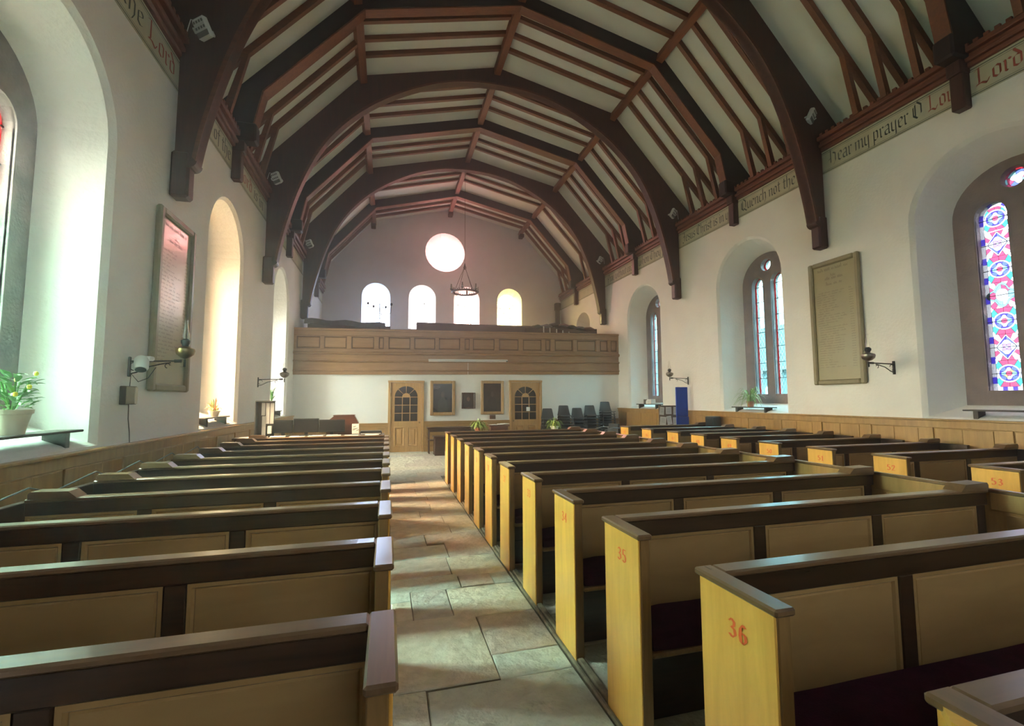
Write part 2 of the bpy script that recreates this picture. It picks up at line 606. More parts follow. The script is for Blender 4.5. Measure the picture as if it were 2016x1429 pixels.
G_COBALT = glass('cobalt_glass', tuple(K * c for c in (0.15, 0.22, 0.66)), 0.4)
G_TEAL = glass('turquoise_glass', tuple(K * c for c in (0.08, 0.62, 0.55)), 0.4)
G_SKY = glass('sky_blue_glass', tuple(K * c for c in (0.30, 0.70, 0.82)), 0.4)
G_ROSE = glass('rose_glass', tuple(K * c for c in (0.66, 0.10, 0.22)), 0.4)
G_LILAC = glass('lilac_glass', tuple(K * c for c in (0.50, 0.32, 0.66)), 0.4)
G_YEL = glass('yellow_glass', tuple(K * c for c in (0.95, 0.75, 0.25)), 0.4)
G_G1 = glass('blue_white_gable_glass', (0.33, 0.37, 0.43), 0.2)
G_G2 = glass('cream_gable_glass', (0.37, 0.34, 0.31), 0.2)
G_G3 = glass('rose_gable_glass', (0.41, 0.29, 0.255), 0.2)
G_G4 = glass('straw_gable_glass', (0.41, 0.355, 0.19), 0.2)
G_GBLUE = glass('grey_blue_gable_glass', (0.10, 0.12, 0.14), 0.3)
G_GRED = glass('red_rose_window_glass', (0.30, 0.075, 0.062), 0.45)
G_GROSE = glass('pale_rose_window_glass', (0.26, 0.14, 0.125), 0.40)
G_FILL = glass('fill_window_glass', (0.265, 0.27, 0.265), 0.5)  # panes of the added fill window behind the camera



def window(name, X, sg, yc, hw_i, zs_i, rise_i, sill_i, lw, mull, z0, zs, rise, circ, stone, glassmat, border, kind, top=None):
    """two-light window of cut stone with a roundel in the head"""
    root = struct(name)
    mp = lambda a, b, d: (X + sg * d, a, b)
    outer = arch_loop(yc, hw_i + 0.02, zs_i, rise_i + 0.02, sill_i - 0.02, 22)
    c1, c2 = yc + mull / 2 + lw / 2, yc - mull / 2 - lw / 2
    holes = [lancet_loop(c, lw / 2, z0, zs, rise) for c in (c1, c2)]
    cz, crad = circ
    holes.append([(yc + crad * math.cos(t), cz + crad * math.sin(t)) for t in arc_pts(20, 0, 2 * math.pi)[:-1]])
    fr = MB().prism([outer] + holes, mp, 0.60, 0.80).build('stone_frame', stone, root)
    # inner bead around each opening
    for h in holes:
        cyy = sum(p[0] for p in h) / len(h)
        czz = sum(p[1] for p in h) / len(h)
        big = [(cyy + (p[0] - cyy) * (1 + 0.045 / max(0.1, abs(p[0] - cyy) + 0.08)), czz + (p[1] - czz) * 1.012 + (0.012 if p[1] > czz else -0.012)) for p in h]
        mb = MB().loft([[mp(a, b, 0.60) for a, b in big], [mp(a, b, 0.585) for a, b in h], [mp(a, b, 0.62) for a, b in h]])
        mb.build('bead', stone, fr)
    D = 0.70
    bw = 0.032
    for ci, c in enumerate((c1, c2)):
        hw = lw / 2
        if kind == 'medallion':
            medallion_lancet(root, mp, c, hw, z0, zs, rise, D)
        else:
            nb = 7
            zz = [z0 + (zs - z0) * i / nb for i in range(nb + 1)]
            for i in range(nb):
                MB().prism([[(c - hw + bw, zz[i]), (c + hw - bw, zz[i]), (c + hw - bw, zz[i + 1]), (c - hw + bw, zz[i + 1])]], mp, D, D + 0.004) \
                    .build('pane', (top if (top and i >= nb - 2) else glassmat), root)
                for s_ in (-1, 1):
                    MB().prism([[(c + s_ * hw, zz[i]), (c + s_ * (hw - bw), zz[i]), (c + s_ * (hw - bw), zz[i + 1]), (c + s_ * hw, zz[i + 1])]], mp, D, D + 0.004) \
                        .build('border_pane', border, root)
            hin = [(c + (hw - bw) * math.cos(t), zs + (rise - bw) * math.sin(t)) for t in arc_pts(12, 0, math.pi)]
            hout = [(c + hw * math.cos(t), zs + rise * math.sin(t)) for t in arc_pts(12, 0, math.pi)]
            MB().prism([hin], mp, D, D + 0.004).build('pane', top or glassmat, root)
            MB().prism([hout + hin[::-1]], mp, D, D + 0.004).build('border_pane', border, root)
            lat = MB()
            st = 0.085
            ang = 1.75
            k = -40
            while k < 60:
                for s_ in (-1, 1):
                    y_0 = c + s_ * (-hw) 
                    p = (c - s_ * hw * 3, z0 + k * st * ang)
                    q = (c + s_ * hw * 3, z0 + k * st * ang + 6 * hw * ang)
                    sgm = clip_seg(p, q, c, hw - bw, z0, zs, rise - bw)
                    if sgm:
                        (ya, za), (yb, zb) = sgm
                        n_ = Vector((-(zb - za), yb - ya)).normalized() * 0.0035
                        lat.add([mp(ya - n_.x, za - n_.y, D - 0.004), mp(ya + n_.x, za + n_.y, D - 0.004), mp(yb + n_.x, zb + n_.y, D - 0.004), mp(yb - n_.x, zb - n_.y, D - 0.004)], [(0, 1, 2, 3)])
                k += 1
            o = lat.build('lead_lattice', M['lead'], root)
            o['kind'] = 'stuff'
            for z_ in zz[1:]:
                b = MB()
                b.box(*sorted((X + sg * (D - 0.018), X + sg * (D - 0.002))), c - hw, c + hw, z_ - 0.007, z_ + 0.007)
                b.build('saddle_bar', M['lead'], root)
    # roundel
    ring = lambda r: [(yc + r * math.cos(t), cz + r * math.sin(t)) for t in arc_pts(20, 0, 2 * math.pi)[:-1]]
    if kind == 'medallion':
        roundel(root, mp, yc, cz, crad, D)
    else:
        MB().prism([ring(crad * 0.78)], mp, D, D + 0.004).build('pane', top or glassmat, root)
        MB().prism([ring(crad), ring(crad * 0.78)], mp, D, D + 0.004).build('border_pane', border, root)
    portal((X + sg * 0.95, yc, (z0 + zs + rise) / 2 + 0.15), (-sg, 0, 0), 2 * hw_i, zs + rise - z0 + 0.6)
    return root


def polar(root, mp, cy_, cz_, layers, D, name='glass_piece', n=32, lead=0.0022):
    """leaded medallion: rings of pieces between boundary curves r(theta); layers = [(r_in, r_out, sectors, [materials], phase)]"""
    came = MB()
    P = lambda r_, t: Vector((cy_ + r_ * math.cos(t), cz_ + r_ * math.sin(t)))

    def line(p, q):
        nn = Vector((-(q - p).y, (q - p).x)).normalized() * lead
        came.add([mp(*(p - nn), D - 0.003), mp(*(p + nn), D - 0.003), mp(*(q + nn), D - 0.003), mp(*(q - nn), D - 0.003)], [(0, 1, 2, 3)])
    for rin, rout, sec, mats, ph in layers:
        for k in range(sec):
            a0 = 2 * math.pi * k / sec + ph
            a1 = 2 * math.pi * (k + 1) / sec + ph
            q = max(2, int(n / sec))
            ts = arc_pts(q, a0, a1) if sec > 1 else arc_pts(n, a0, a1)
            po = [P(rout(t), t) for t in ts]
            for i in range(len(ts) - 1):
                line(po[i], po[i + 1])
            mb = MB()
            if rin is None:
                pts = po[:-1] if sec == 1 else po + [Vector((cy_, cz_))]
                vs_ = [mp(a, b, D) for a, b in pts]
                mb.add(vs_, [tuple(range(len(vs_)))])
            else:
                pi_ = [P(rin(t), t) for t in ts]
                if sec > 1 and rout(a0) - rin(a0) > 0.004:
                    line(po[0], pi_[0])
                for i in range(len(ts) - 1):
                    mb.add([mp(*po[i], D), mp(*po[i + 1], D), mp(*pi_[i + 1], D), mp(*pi_[i], D)], [(0, 1, 2, 3)])
            mb.build(name, mats[k % len(mats)], root)
    o = came.build('lead_came', M['lead'], root)
    o['kind'] = 'stuff'


def flat(loop, mp, D):
    """one thin sheet of glass"""
    return MB().add([mp(a, b, D) for a, b in loop], [tuple(range(len(loop)))])


def rect_r(hw, hh):
    def r(t):
        c, s_ = abs(math.cos(t)), abs(math.sin(t))
        return min(hw / c if c > 1e-6 else 1e9, hh / s_ if s_ > 1e-6 else 1e9)
    return r


def diam_r(hw, hh):
    return lambda t: 1.0 / (abs(math.cos(t)) / hw + abs(math.sin(t)) / hh)


def circ_r(r0):
    return lambda t: r0


def quat_r(r0, amp, ph=0.0, n=4):
    return lambda t: r0 * (1 + amp * math.cos(n * (t - ph)))


def medallion_lancet(root, mp, c, hw, z0, zs, rise, D):
    bw = 0.052
    ihw = hw - bw
    ztop = zs + rise
    nb = 7
    zb = z0 + 0.055
    H = (ztop - 0.05 - zb) / nb
    # border: alternating white and blue pieces up both sides, along the foot, and round the head
    nbp = 26
    for s_ in (-1, 1):
        for i in range(nbp):
            za, zc = z0 + (zs - z0) * i / nbp, z0 + (zs - z0) * (i + 1) / nbp
            flat([(c + s_ * hw, za), (c + s_ * ihw, za), (c + s_ * ihw, zc), (c + s_ * hw, zc)], mp, D) \
                .build('border_piece', [G_WHITE, G_BLUE, G_WHITE][i % 3], root)
    for i in range(5):
        ya, yb = c - ihw + 2 * ihw * i / 5, c - ihw + 2 * ihw * (i + 1) / 5
        flat([(ya, z0), (yb, z0), (yb, zb), (ya, zb)], mp, D).build('border_piece', [G_WHITE, G_BLUE][i % 2], root)
    for i in range(9):
        ts = arc_pts(3, math.pi * i / 9, math.pi * (i + 1) / 9)
        po = [(c + hw * math.cos(t), zs + rise * math.sin(t)) for t in ts]
        pi_ = [(c + ihw * math.cos(t), zs + (rise - bw) * math.sin(t)) for t in ts]
        flat(po + pi_[::-1], mp, D).build('border_piece', [G_WHITE, G_BLUE, G_WHITE][(i + 1) % 3], root)
    zi_top = zs + rise - bw
    H = (zi_top - zb) / nb
    for k in range(nb):
        cz = zb + H * (k + 0.5)
        hh = H / 2
        if k == nb - 1:
            # the top medallion sits in the round head
            def lim(t, cz=cz, hh=hh):
                r = 0.5
                for _ in range(24):
                    y, z = r * math.cos(t), cz + r * math.sin(t)
                    ok = abs(y) <= ihw and z >= cz - hh and (z <= zs or ((y / ihw) ** 2 + ((z - zs) / (rise - bw)) ** 2) <= 1)
                    if ok: break
                    r *= 0.93
                return max(r, ihw * 0.92)
            edge = lim
        else:
            edge = rect_r(ihw, hh)
        typ = [0, 1, 0, 2, 0, 1, 0][k]
        if typ == 0:
            R = min(ihw, hh) * 0.97
            polar(root, mp, c, cz, [
                (circ_r(R * 0.98), edge, 12, [G_WHITE, G_TEAL, G_ROSE, G_ROSE, G_TEAL, G_WHITE], 0.0),
                (circ_r(R * 0.80), circ_r(R * 0.98), 4, [G_WHITE], 0.4),
                (quat_r(R * 0.56, 0.22), circ_r(R * 0.80), 8, [G_COBALT, G_BLUE], math.pi / 8),
                (circ_r(R * 0.26), quat_r(R * 0.56, 0.22), 8, [G_WHITE, G_WHITE, G_YEL if k == 0 else G_WHITE, G_SKY], math.pi / 8),
                (None, circ_r(R * 0.26), 1, [G_ROSE], 0)], D)
        elif typ == 1:
            dm = diam_r(ihw * 1.0, hh * 1.0)
            sc = lambda f, a: (lambda t: f(t) * a)
            polar(root, mp, c, cz, [
                (sc(dm, 0.985), edge, 16, [G_WHITE, G_ROSE, G_WHITE, G_ROSE, G_ROSE, G_WHITE, G_ROSE, G_WHITE], 0.0),
                (sc(dm, 0.84), sc(dm, 0.985), 4, [G_WHITE], 0),
                (lambda t: min(dm(t) * 0.80, quat_r(hh * 0.50, 0.14)(t)), sc(dm, 0.84), 4, [G_BLUE, G_COBALT], 0),
                (quat_r(hh * 0.26, 0.25, math.pi / 4), lambda t: min(dm(t) * 0.80, quat_r(hh * 0.50, 0.14)(t)), 4, [G_WHITE], math.pi / 4),
                (circ_r(hh * 0.10), quat_r(hh * 0.26, 0.25, math.pi / 4), 4, [G_LILAC], 0),
                (None, circ_r(hh * 0.10), 1, [G_WHITE], 0)], D)
        else:
            q4 = quat_r(hh * 0.80, 0.20)
            polar(root, mp, c, cz, [
                (q4, edge, 16, [G_WHITE, G_ROSE, G_WHITE, G_ROSE], 0.0),
                (quat_r(hh * 0.66, 0.20), q4, 4, [G_SKY], 0.4),
                (quat_r(hh * 0.44, -0.12, 0, 2), quat_r(hh * 0.66, 0.20), 6, [G_SKY, G_ROSE, G_SKY, G_WHITE], 0.5),
                (None, quat_r(hh * 0.44, -0.12, 0, 2), 1, [G_WHITE], 0)], D)
        b = MB()
        xx = sorted((mp(0, 0, D - 0.012)[0], mp(0, 0, D - 0.002)[0]))
        b.box(xx[0], xx[1], c - hw, c + hw, cz - 0.004, cz + 0.004)
        b.build('saddle_bar', M['lead'], root)


def roundel(root, mp, yc, cz, R, D):
    polar(root, mp, yc, cz, [
        (circ_r(R * 0.82), circ_r(R), 10, [G_ROSE, G_ROSE, G_RED, G_ROSE, G_SKY], 0.2),
        (quat_r(R * 0.50, 0.25, 0.3, 3), circ_r(R * 0.82), 6, [G_SKY, G_COBALT, G_ROSE], 0.3),
        (None, quat_r(R * 0.50, 0.25, 0.3, 3), 1, [G_WHITE], 0)], D)


Y0, Y1 = -4.2, 20.6
RW = [4.25, 8.74, 13.26]
LW = [4.56, 8.92, 13.22]
rw_wins, lw_wins = [], []
for yc in RW:
    rw_wins.append((arch_loop(yc, 1.01, 4.42, 1.00, 1.33, 20), arch_loop(yc, 0.95, 4.42, 0.945, 1.36, 20), arch_loop(yc, 0.77, 4.42, 0.70, 1.53, 20)))
for yc in LW:
    lw_wins.append((arch_loop(yc, 0.92, 4.25, 0.94, 1.215, 20), arch_loop(yc, 0.86, 4.25, 0.885, 1.25, 20), arch_loop(yc, 0.80, 4.25, 0.72, 1.46, 20)))
# a small round-headed recess lights the gallery stair on the right
g_out = arch_loop(18.05, 0.72, 4.75, 0.62, 3.6, 20)
g_ch = arch_loop(18.05, 0.68, 4.75, 0.58, 3.6, 20)
g_in = arch_loop(18.05, 0.40, 4.62, 0.36, 3.6, 20)
wall_right = side_wall('wall_right', XR, 1, rw_wins + [(g_out, g_ch, g_in)], 6.62, Y0, Y1, M['plaster'])
wall_left = side_wall('wall_left', XL, -1, lw_wins, 6.42, Y0, Y1, M['plaster'])

for i, yc in enumerate(RW):
    window('window_%d' % (i + 1), XR, 1, yc, 0.77, 4.42, 0.70, 1.53, 0.385 if i == 0 else 0.345, 0.20 if i == 0 else 0.23, 1.75, 4.36, 0.22,
           (4.83, 0.145), M['stone_frame'], G_CLEAR, G_RUBY, 'medallion' if i == 0 else 'quarry')
LG = [(G_MINT, G_RUBY, G_STRAW), (G_AMBER, G_ORANGE, G_AMBER), (G_STRAW, G_AMBER, G_STRAW)]
for i, yc in enumerate(LW):
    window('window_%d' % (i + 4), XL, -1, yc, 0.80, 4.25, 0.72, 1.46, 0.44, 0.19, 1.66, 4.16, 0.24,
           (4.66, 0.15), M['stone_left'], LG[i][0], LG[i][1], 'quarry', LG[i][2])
# stair recess: stone back with a narrow dark door edge
w7 = struct('window_7')
MB().prism([arch_loop(18.05, 0.42, 4.62, 0.38, 3.6, 16)], lambda a, b, d: (XR + d, a, b), 0.60, 0.72).build('stone_frame', M['sill'], w7)
MB().box(XR + 0.30, XR + 0.56, 17.66, 17.74, 3.6, 4.55, 0.01).build('door_edge', M['beam'], w7)

# ------------------------------------------------------------------ gable wall, end walls, gallery floor
gable_outer = [(XL - 0.6, 0), (XR + 0.6, 0), (XR + 0.6, 6.95), (CX + 3.42, tz(CX + 3.42, 9.70)), (CX, 10.52), (CX - 3.42, tz(CX - 3.42, 9.70)), (XL - 0.6, 6.68)]
GW = [(-0.56, 6.17), (1.43, 6.20), (3.445, 6.235), (5.485, 6.27)]


def circ_loop(cx, cz, r, n=28):
    return [(cx + r * math.cos(t), cz + r * math.sin(t)) for t in arc_pts(n, 0, 2 * math.pi)[:-1]]


YG = 20.6
mpg = lambda a, b, d: (a, YG + d, b)
g_holes = [arch_loop(cx, 0.60, zs, 0.60, 4.80, 16) for cx, zs in GW]
ROSE = (2.44, 8.38)
g_holes.append(circ_loop(*ROSE, 0.90))
mb = MB().prism([gable_outer] + g_holes, mpg, 0.0, 0.02)
for cx, zs in GW:
    mb.loft([[mpg(a, b, 0.0) for a, b in arch_loop(cx, 0.60, zs, 0.60, 4.80, 16)], [mpg(a, b, 0.50) for a, b in arch_loop(cx, 0.46, zs - 0.03, 0.44, 4.86, 16)]])
mb.loft([[mpg(a, b, 0.0) for a, b in circ_loop(*ROSE, 0.90)], [mpg(a, b, 0.42) for a, b in circ_loop(*ROSE, 0.64)]])
wg = mb.build('wall_back', M['plaster_gable'])
wg['kind'] = 'structure'
GCOL = [G_G1, G_G2, G_G3, G_G4]
for i, (cx, zs) in enumerate(GW):
    r = struct('window_%d' % (i + 8))
    zs2 = zs - 0.03
    rows = 6
    for k in range(rows):
        za, zb = 4.86 + (zs2 - 4.86) * k / rows, 4.86 + (zs2 - 4.86) * (k + 1) / rows
        for q in range(3):
            ya, yb = cx - 0.46 + 0.92 * q / 3, cx - 0.46 + 0.92 * (q + 1) / 3
            MB().prism([[(ya + .003, za + .003), (yb - .003, za + .003), (yb - .003, zb - .003), (ya + .003, zb - .003)]], mpg, 0.50, 0.505) \
                .build('pane', GCOL[i], r)
    MB().prism([[(cx + 0.46 * math.cos(t), zs2 + 0.44 * math.sin(t)) for t in arc_pts(14, 0, math.pi)]], mpg, 0.50, 0.505).build('pane', GCOL[i], r)
    ld = MB()
    for k in range(1, rows + 1):
        z_ = 4.86 + (zs2 - 4.86) * k / rows
        ld.box(cx - 0.46, cx + 0.46, YG + 0.48, YG + 0.497, z_ - 0.010, z_ + 0.010)
    for q in (1, 2):
        y_ = cx - 0.46 + 0.92 * q / 3
        ld.box(y_ - 0.008, y_ + 0.008, YG + 0.48, YG + 0.497, 4.86, zs2 + 0.36)
    rq = random.Random(20 + i)
    for _ in range(7):
        a_, b_ = cx + rq.uniform(-.36, .36), rq.uniform(5.0, zs2)
        w_ = rq.uniform(0.02, 0.05)
        ld.add([mpg(a_ + w_ * rq.uniform(.5, 1.2) * math.cos(t_), b_ + w_ * rq.uniform(.4, 1.3) * math.sin(t_), 0.494) for t_ in arc_pts(7, 0, 2 * math.pi)[:-1]], [tuple(range(7))])
    ld.build('lead_came', M['lead'], r)
    portal((cx, YG + 0.75, 5.85), (0, -1, 0), 1.0, 1.9)
r = struct('window_12')
polar(r, mpg, *ROSE, [
    (circ_r(0.44), circ_r(0.64), 12, [G_GRED, G_GRED], 0.1),
    (circ_r(0.20), circ_r(0.435), 8, [G_GROSE], 0.2),
    (None, circ_r(0.195), 1, [G_GROSE], 0)], 0.42, 'pane', 48, 0.007)
portal((ROSE[0], YG + 0.7, ROSE[1]), (0, -1, 0), 1.4, 1.4)

# wall behind the camera (chancel side) closes the room
FILL_HOLES = [arch_loop(CX + dx, 0.62, 5.3 + (0.5 if dx == 0 else 0), 0.6, 2.4, 14) for dx in (-1.7, 0, 1.7)]
mpe = lambda a, b, d: (a, Y0 - d, b)
wc = MB().prism([gable_outer] + FILL_HOLES, mpe, 0, 0.35).build('wall_front', M['plaster'])
wc['kind'] = 'structure'
r = struct('window_13')  # unseen window added to throw fill light on the pew fronts
for dx in (-1.7, 0, 1.7):
    zs_ = 5.3 + (0.5 if dx == 0 else 0)
    for k in range(5):
        za, zb = 2.4 + (zs_ - 2.4) * k / 5, 2.4 + (zs_ - 2.4) * (k + 1) / 5
        MB().prism([[(CX + dx - 0.62, za + .004), (CX + dx + 0.62, za + .004), (CX + dx + 0.62, zb - .004), (CX + dx - 0.62, zb - .004)]], mpe, 0.25, 0.255).build('pane', G_FILL, r)
    MB().prism([[(CX + dx + 0.62 * math.cos(t), zs_ + 0.6 * math.sin(t)) for t in arc_pts(14, 0, math.pi)]], mpe, 0.25, 0.255).build('pane', G_FILL, r)
portal((CX, Y0 - 0.6, 4.4), (0, 1, 0), 5.0, 4.4)

YW = 15.0
wf = MB()
wf.prism([[(XL, 0), (XR, 0), (XR, 2.62), (XL, 2.50)],
          [(0.09, 0.001), (1.06, 0.001), (1.06, 2.20), (0.09, 2.20)],
          [(4.04, 0.001), (5.06, 0.001), (5.06, 2.235), (4.04, 2.235)]], lambda a, b, d: (a, YW + d, b), 0, 0.25)
o = wf.build('wall_far', M['plaster_far'])
o['kind'] = 'structure'
dark_rooms = MB().box(-0.4, 5.6, YW + 1.6, YW + 1.7, 0, 2.5).build('wall_lobby', M['plaster_far'])
dark_rooms['kind'] = 'structure'
gf = MB().add([(XL, YW, 2.50), (XR, YW, 2.60), (XR, YG, 3.15), (XL, YG, 3.05)], [(0, 1, 2, 3)]).build('floor_gallery', M['gallery_floor'])
gf['kind'] = 'structure'

# ------------------------------------------------------------------ ceiling: plaster, trusses, purlins, rafters
def off(u, z, d):
    return (u, z + d)


ceiling = MB()
prof = [(-6.34, 6.285), (-3.38, 9.63), (0, 10.43), (3.38, 9.63), (6.34, 6.285)]
prof = [(CX + u, tz(CX + u, z)) for u, z in prof]
ceiling.loft([[(x, Y0 - 0.3, z) for x, z in prof], [(x, YG + 0.3, z) for x, z in prof]], closed=False)
ceiling = ceiling.build('ceiling', M['ceil'])
ceiling['kind'] = 'structure'


def roof_piece(pts_lo, pts_hi, y0, y1):
    """bar with soffit pts_lo and back pts_hi (u, z) between y0 and y1"""
    loop = [(CX + u, tz(CX + u, z)) for u, z in pts_lo] + [(CX + u, tz(CX + u, z)) for u, z in reversed(pts_hi)]
    return MB().prism([loop], lambda a, b, d: (a, d, b), y0, y1)


TR = [2.15, 6.72, 11.25, 15.9]
MD = [4.40, 8.95, 13.53, 18.55]
# common rafters
ry = []
for t in TR:
    ry += [t + d for d in (0.52, 1.02, 1.53)]
for md in MD:
    ry += [md + d for d in (0.48, 0.98, 1.46)]
ry = sorted(y for y in ry if y < 20.55 and min(abs(y - t) for t in TR + MD) > 0.15)
raf_lo = [(0.06, 10.315), (3.31, 9.54), (5.08, 7.54), (6.17, 6.30)]
raf_hi = [(0.06, 10.44), (3.385, 9.64), (6.25, 6.40), (6.34, 6.30)]
m_r = {}
for s_ in (-1, 1):
    lo = [(s_ * u, z) for u, z in raf_lo]
    hi = [(s_ * u, z) for u, z in raf_hi]
    m_r[s_] = roof_piece(lo, hi, -0.045, 0.045).mesh('rafter', M['rafter'])
    # upright ashlar post between rafter and wall plate
    a = [(s_ * 5.02, 7.61), (s_ * 5.26, 6.55)]
    b = [(s_ * 5.13, 7.49), (s_ * 5.38, 6.55)]
    m_r[s_ * 2] = roof_piece([a[0], a[1]], [(b[0][0], b[0][1]), b[1]], -0.045, 0.045).mesh('ashlar_post', M['rafter'])
for y in ry:
    for s_ in (-1, 1):
        link('rafter', m_r[s_], ceiling, (0, y, 0))
        link('ashlar_post', m_r[2 * s_], ceiling, (0, y, 0))

# ridge beam and side purlins, bay by bay
ybays = sorted(TR + MD + [YG, -0.2])
for ya, yb in zip(ybays, ybays[1:]):
    g = 0.09
    MB().box(CX - 0.085, CX + 0.085, ya + g, yb - g if yb < YG else yb, 10.20, 10.45, 0.012).build('ridge_beam', M['purlin'], ceiling)
    for s_ in (-1, 1):
        u0 = s_ * 3.36
        n_ = [(u0 - s_ * 0.10, 9.45), (u0 + s_ * 0.05, 9.40), (u0 + s_ * 0.14, 9.52), (u0 - s_ * 0.04, 9.66)]
        roof_piece([n_[0], n_[1]], [n_[3], n_[2]], ya + g, yb - g if yb < YG else yb).build('purlin', M['purlin'], ceiling)
# purlin ends by the gable rest on small brackets
for u in (-3.38, 0, 3.38):
    zb_ = 9.41 if u else 10.21
    b_ = MB().box(CX + u - 0.10, CX + u + 0.10, YG - 0.32, YG, tz(CX + u, zb_) - 0.16, tz(CX + u, zb_) + 0.01, 0.02)
    b_.build('purlin_bracket', M['truss'], ceiling)

ARCH = [(0, 9.93), (0.8, 9.88), (1.6, 9.69), (2.35, 9.37), (3.0, 8.98), (3.5, 8.58), (3.95, 8.10), (4.30, 7.58), (4.58, 6.98), (4.80, 6.35),
        (4.96, 5.75), (5.07, 5.25), (5.13, 4.88)]


def smooth_line(pts, k=4):
    out = []
    n = len(pts)
    for i in range(n - 1):
        p0, p1, p2, p3 = pts[max(i - 1, 0)], pts[i], pts[i + 1], pts[min(i + 2, n - 1)]
        for j in range(k):
            t = j / k
            out.append(tuple(0.5 * (2 * p1[a] + (p2[a] - p0[a]) * t + (2 * p0[a] - 5 * p1[a] + 4 * p2[a] - p3[a]) * t * t
                                    + (3 * p1[a] - p0[a] - 3 * p2[a] + p3[a]) * t ** 3) for a in (0, 1)))
    out.append(pts[-1])
    return out


HALF = smooth_line(ARCH, 3)
for ti, ty in enumerate(TR):
    root = bpy.data.objects.new('arched_truss', None)
    COL.objects.link(root)
    root.parent = ceiling
    root.location = (0, ty, 0)
    for s_ in (-1, 1):
        half = [(s_ * u, z) for u, z in HALF]
        outer = [(0, 10.45), (3.385, 9.645), (6.15, 6.52), (6.1, 6.50), (5.375, 6.50), (5.375, 4.86)]
        outer = [(s_ * u, z) for u, z in outer]
        loop = half + outer[::-1]
        loop = [(CX + u, tz(CX + u, z)) for u, z in loop]
        MB().prism([loop], lambda a, b, d: (a, d, b), -0.085, 0.085).build('arch_brace', M['truss'], root)
        inn = [(u + s_ * 0.045 * (1 if z < 9 else 0.4), z + 0.05) for u, z in half]
        roof_piece(half, inn, -0.105, 0.105).build('arch_moulding', M['beam'], root)
        # wall post and stop
        mb = MB()
        xa, xb = CX + s_ * 5.20, CX + s_ * 5.42
        zb_ = tz(xa, 4.385)
        mb.box(xa, xb, -0.10, 0.10, zb_, zb_ + 0.62, 0.03)
        mb.build('wall_post', M['truss'], root)
        mb = MB()
        xa2 = CX + s_ * 5.115
        mb.loft([[(CX + s_ * (5.215 + 0.10 * math.cos(t)), -0.10 + 0.20 * k, tz(xa, 4.88) - 0.09 * max(0, math.sin(t))) for t in arc_pts(8, 0, math.pi)] for k in (0, 1)], True, True)
        mb.build('scroll_stop', M['truss'], root)
# straight intermediate principals
for my in MD:
    root = bpy.data.objects.new('principal_rafter', None)
    COL.objects.link(root)
    root.parent = ceiling
    root.location = (0, my, 0)
    for s_ in (-1, 1):
        lo = [(0.0, 10.14), (3.22, 9.37), (4.96, 7.40), (5.12, 6.62)]
        hi = [(0.0, 10.44), (3.385, 9.64), (6.10, 6.57), (5.60, 6.50)]
        roof_piece([(s_ * u, z) for u, z in lo], [(s_ * u, z) for u, z in hi], -0.11, 0.11).build('principal_bar', M['truss_backlit'], root)
        lo2 = [(0.0, 10.115), (3.205, 9.345), (4.935, 7.39), (5.095, 6.62)]
        roof_piece([(s_ * u, z) for u, z in lo2], [(s_ * u, z) for u, z in lo], -0.105, 0.105).build('lit_soffit', M['rafter'], root)  # lighter strip added for the lit underside of the principal
        x0_, x1_ = CX + s_ * 5.03, CX + s_ * 5.42
        zt = tz(x0_, 6.52)
        MB().box(x0_, x1_, -0.13, 0.13, zt - 0.10, zt + 0.24, 0.03).build('stub', M['truss_backlit'], root)
        x0_ = CX + s_ * 5.26
        mb = MB()
        zb_ = tz(x0_, 5.70)
        mb.box(x0_, x1_, -0.085, 0.085, zb_, zt - 0.10, 0.015)
        mb.box(CX + s_ * 5.22, x1_, -0.095, 0.095, zt - 0.30, zt - 0.10, 0.015)
        mb.build('corbel', M['truss'], root)

# moulded wall plates with little battlements, and the painted inscription bands below
for s_, nm in ((-1, 'trim_1'), (1, 'trim_2')):
    X = XL if s_ < 0 else XR
    z0_ = tz(X, 6.29)
    root = struct(nm)
    for (d, za, zb_) in ((0.06, 0.0, 0.07), (0.105, 0.07, 0.13), (0.075, 0.13, 0.19), (0.14, 0.19, 0.27)):
        MB().box(X - s_ * d, X + s_ * 0.3, Y0, YG, z0_ + za, z0_ + zb_, 0.01).build('moulding', M['cornice'], root)
    cren = MB()
    y = 1.0
    while y < YG - 0.1:
        cren.box(X - s_ * 0.14, X - s_ * 0.10, y, y + 0.06, z0_ + 0.265, z0_ + 0.31)
        y += 0.12
    o = cren.build('battlements', M['cornice'], root)
    o['kind'] = 'stuff'
    wallobj = wall_left if s_ < 0 else wall_right
    zb0 = tz(X, 5.845)
    x_ = X - s_ * 0.004
    MB().box(X - s_ * 0.006, X + s_ * 0.02, Y0, YG, zb0, z0_).build('inscription_band', M['frieze'], wallobj)
    ln = MB()
    for (a, b) in ((0.015, 0.028), (0.045, 0.051), (0.375, 0.381), (0.40, 0.415)):
        ln.add([(X - s_ * 0.008, Y0, zb0 + a), (X - s_ * 0.008, YG, zb0 + a), (X - s_ * 0.008, YG, zb0 + b), (X - s_ * 0.008, Y0, zb0 + b)], [(0, 1, 2, 3)])
    ln.build('band_line', M['frieze_grey'], wallobj)

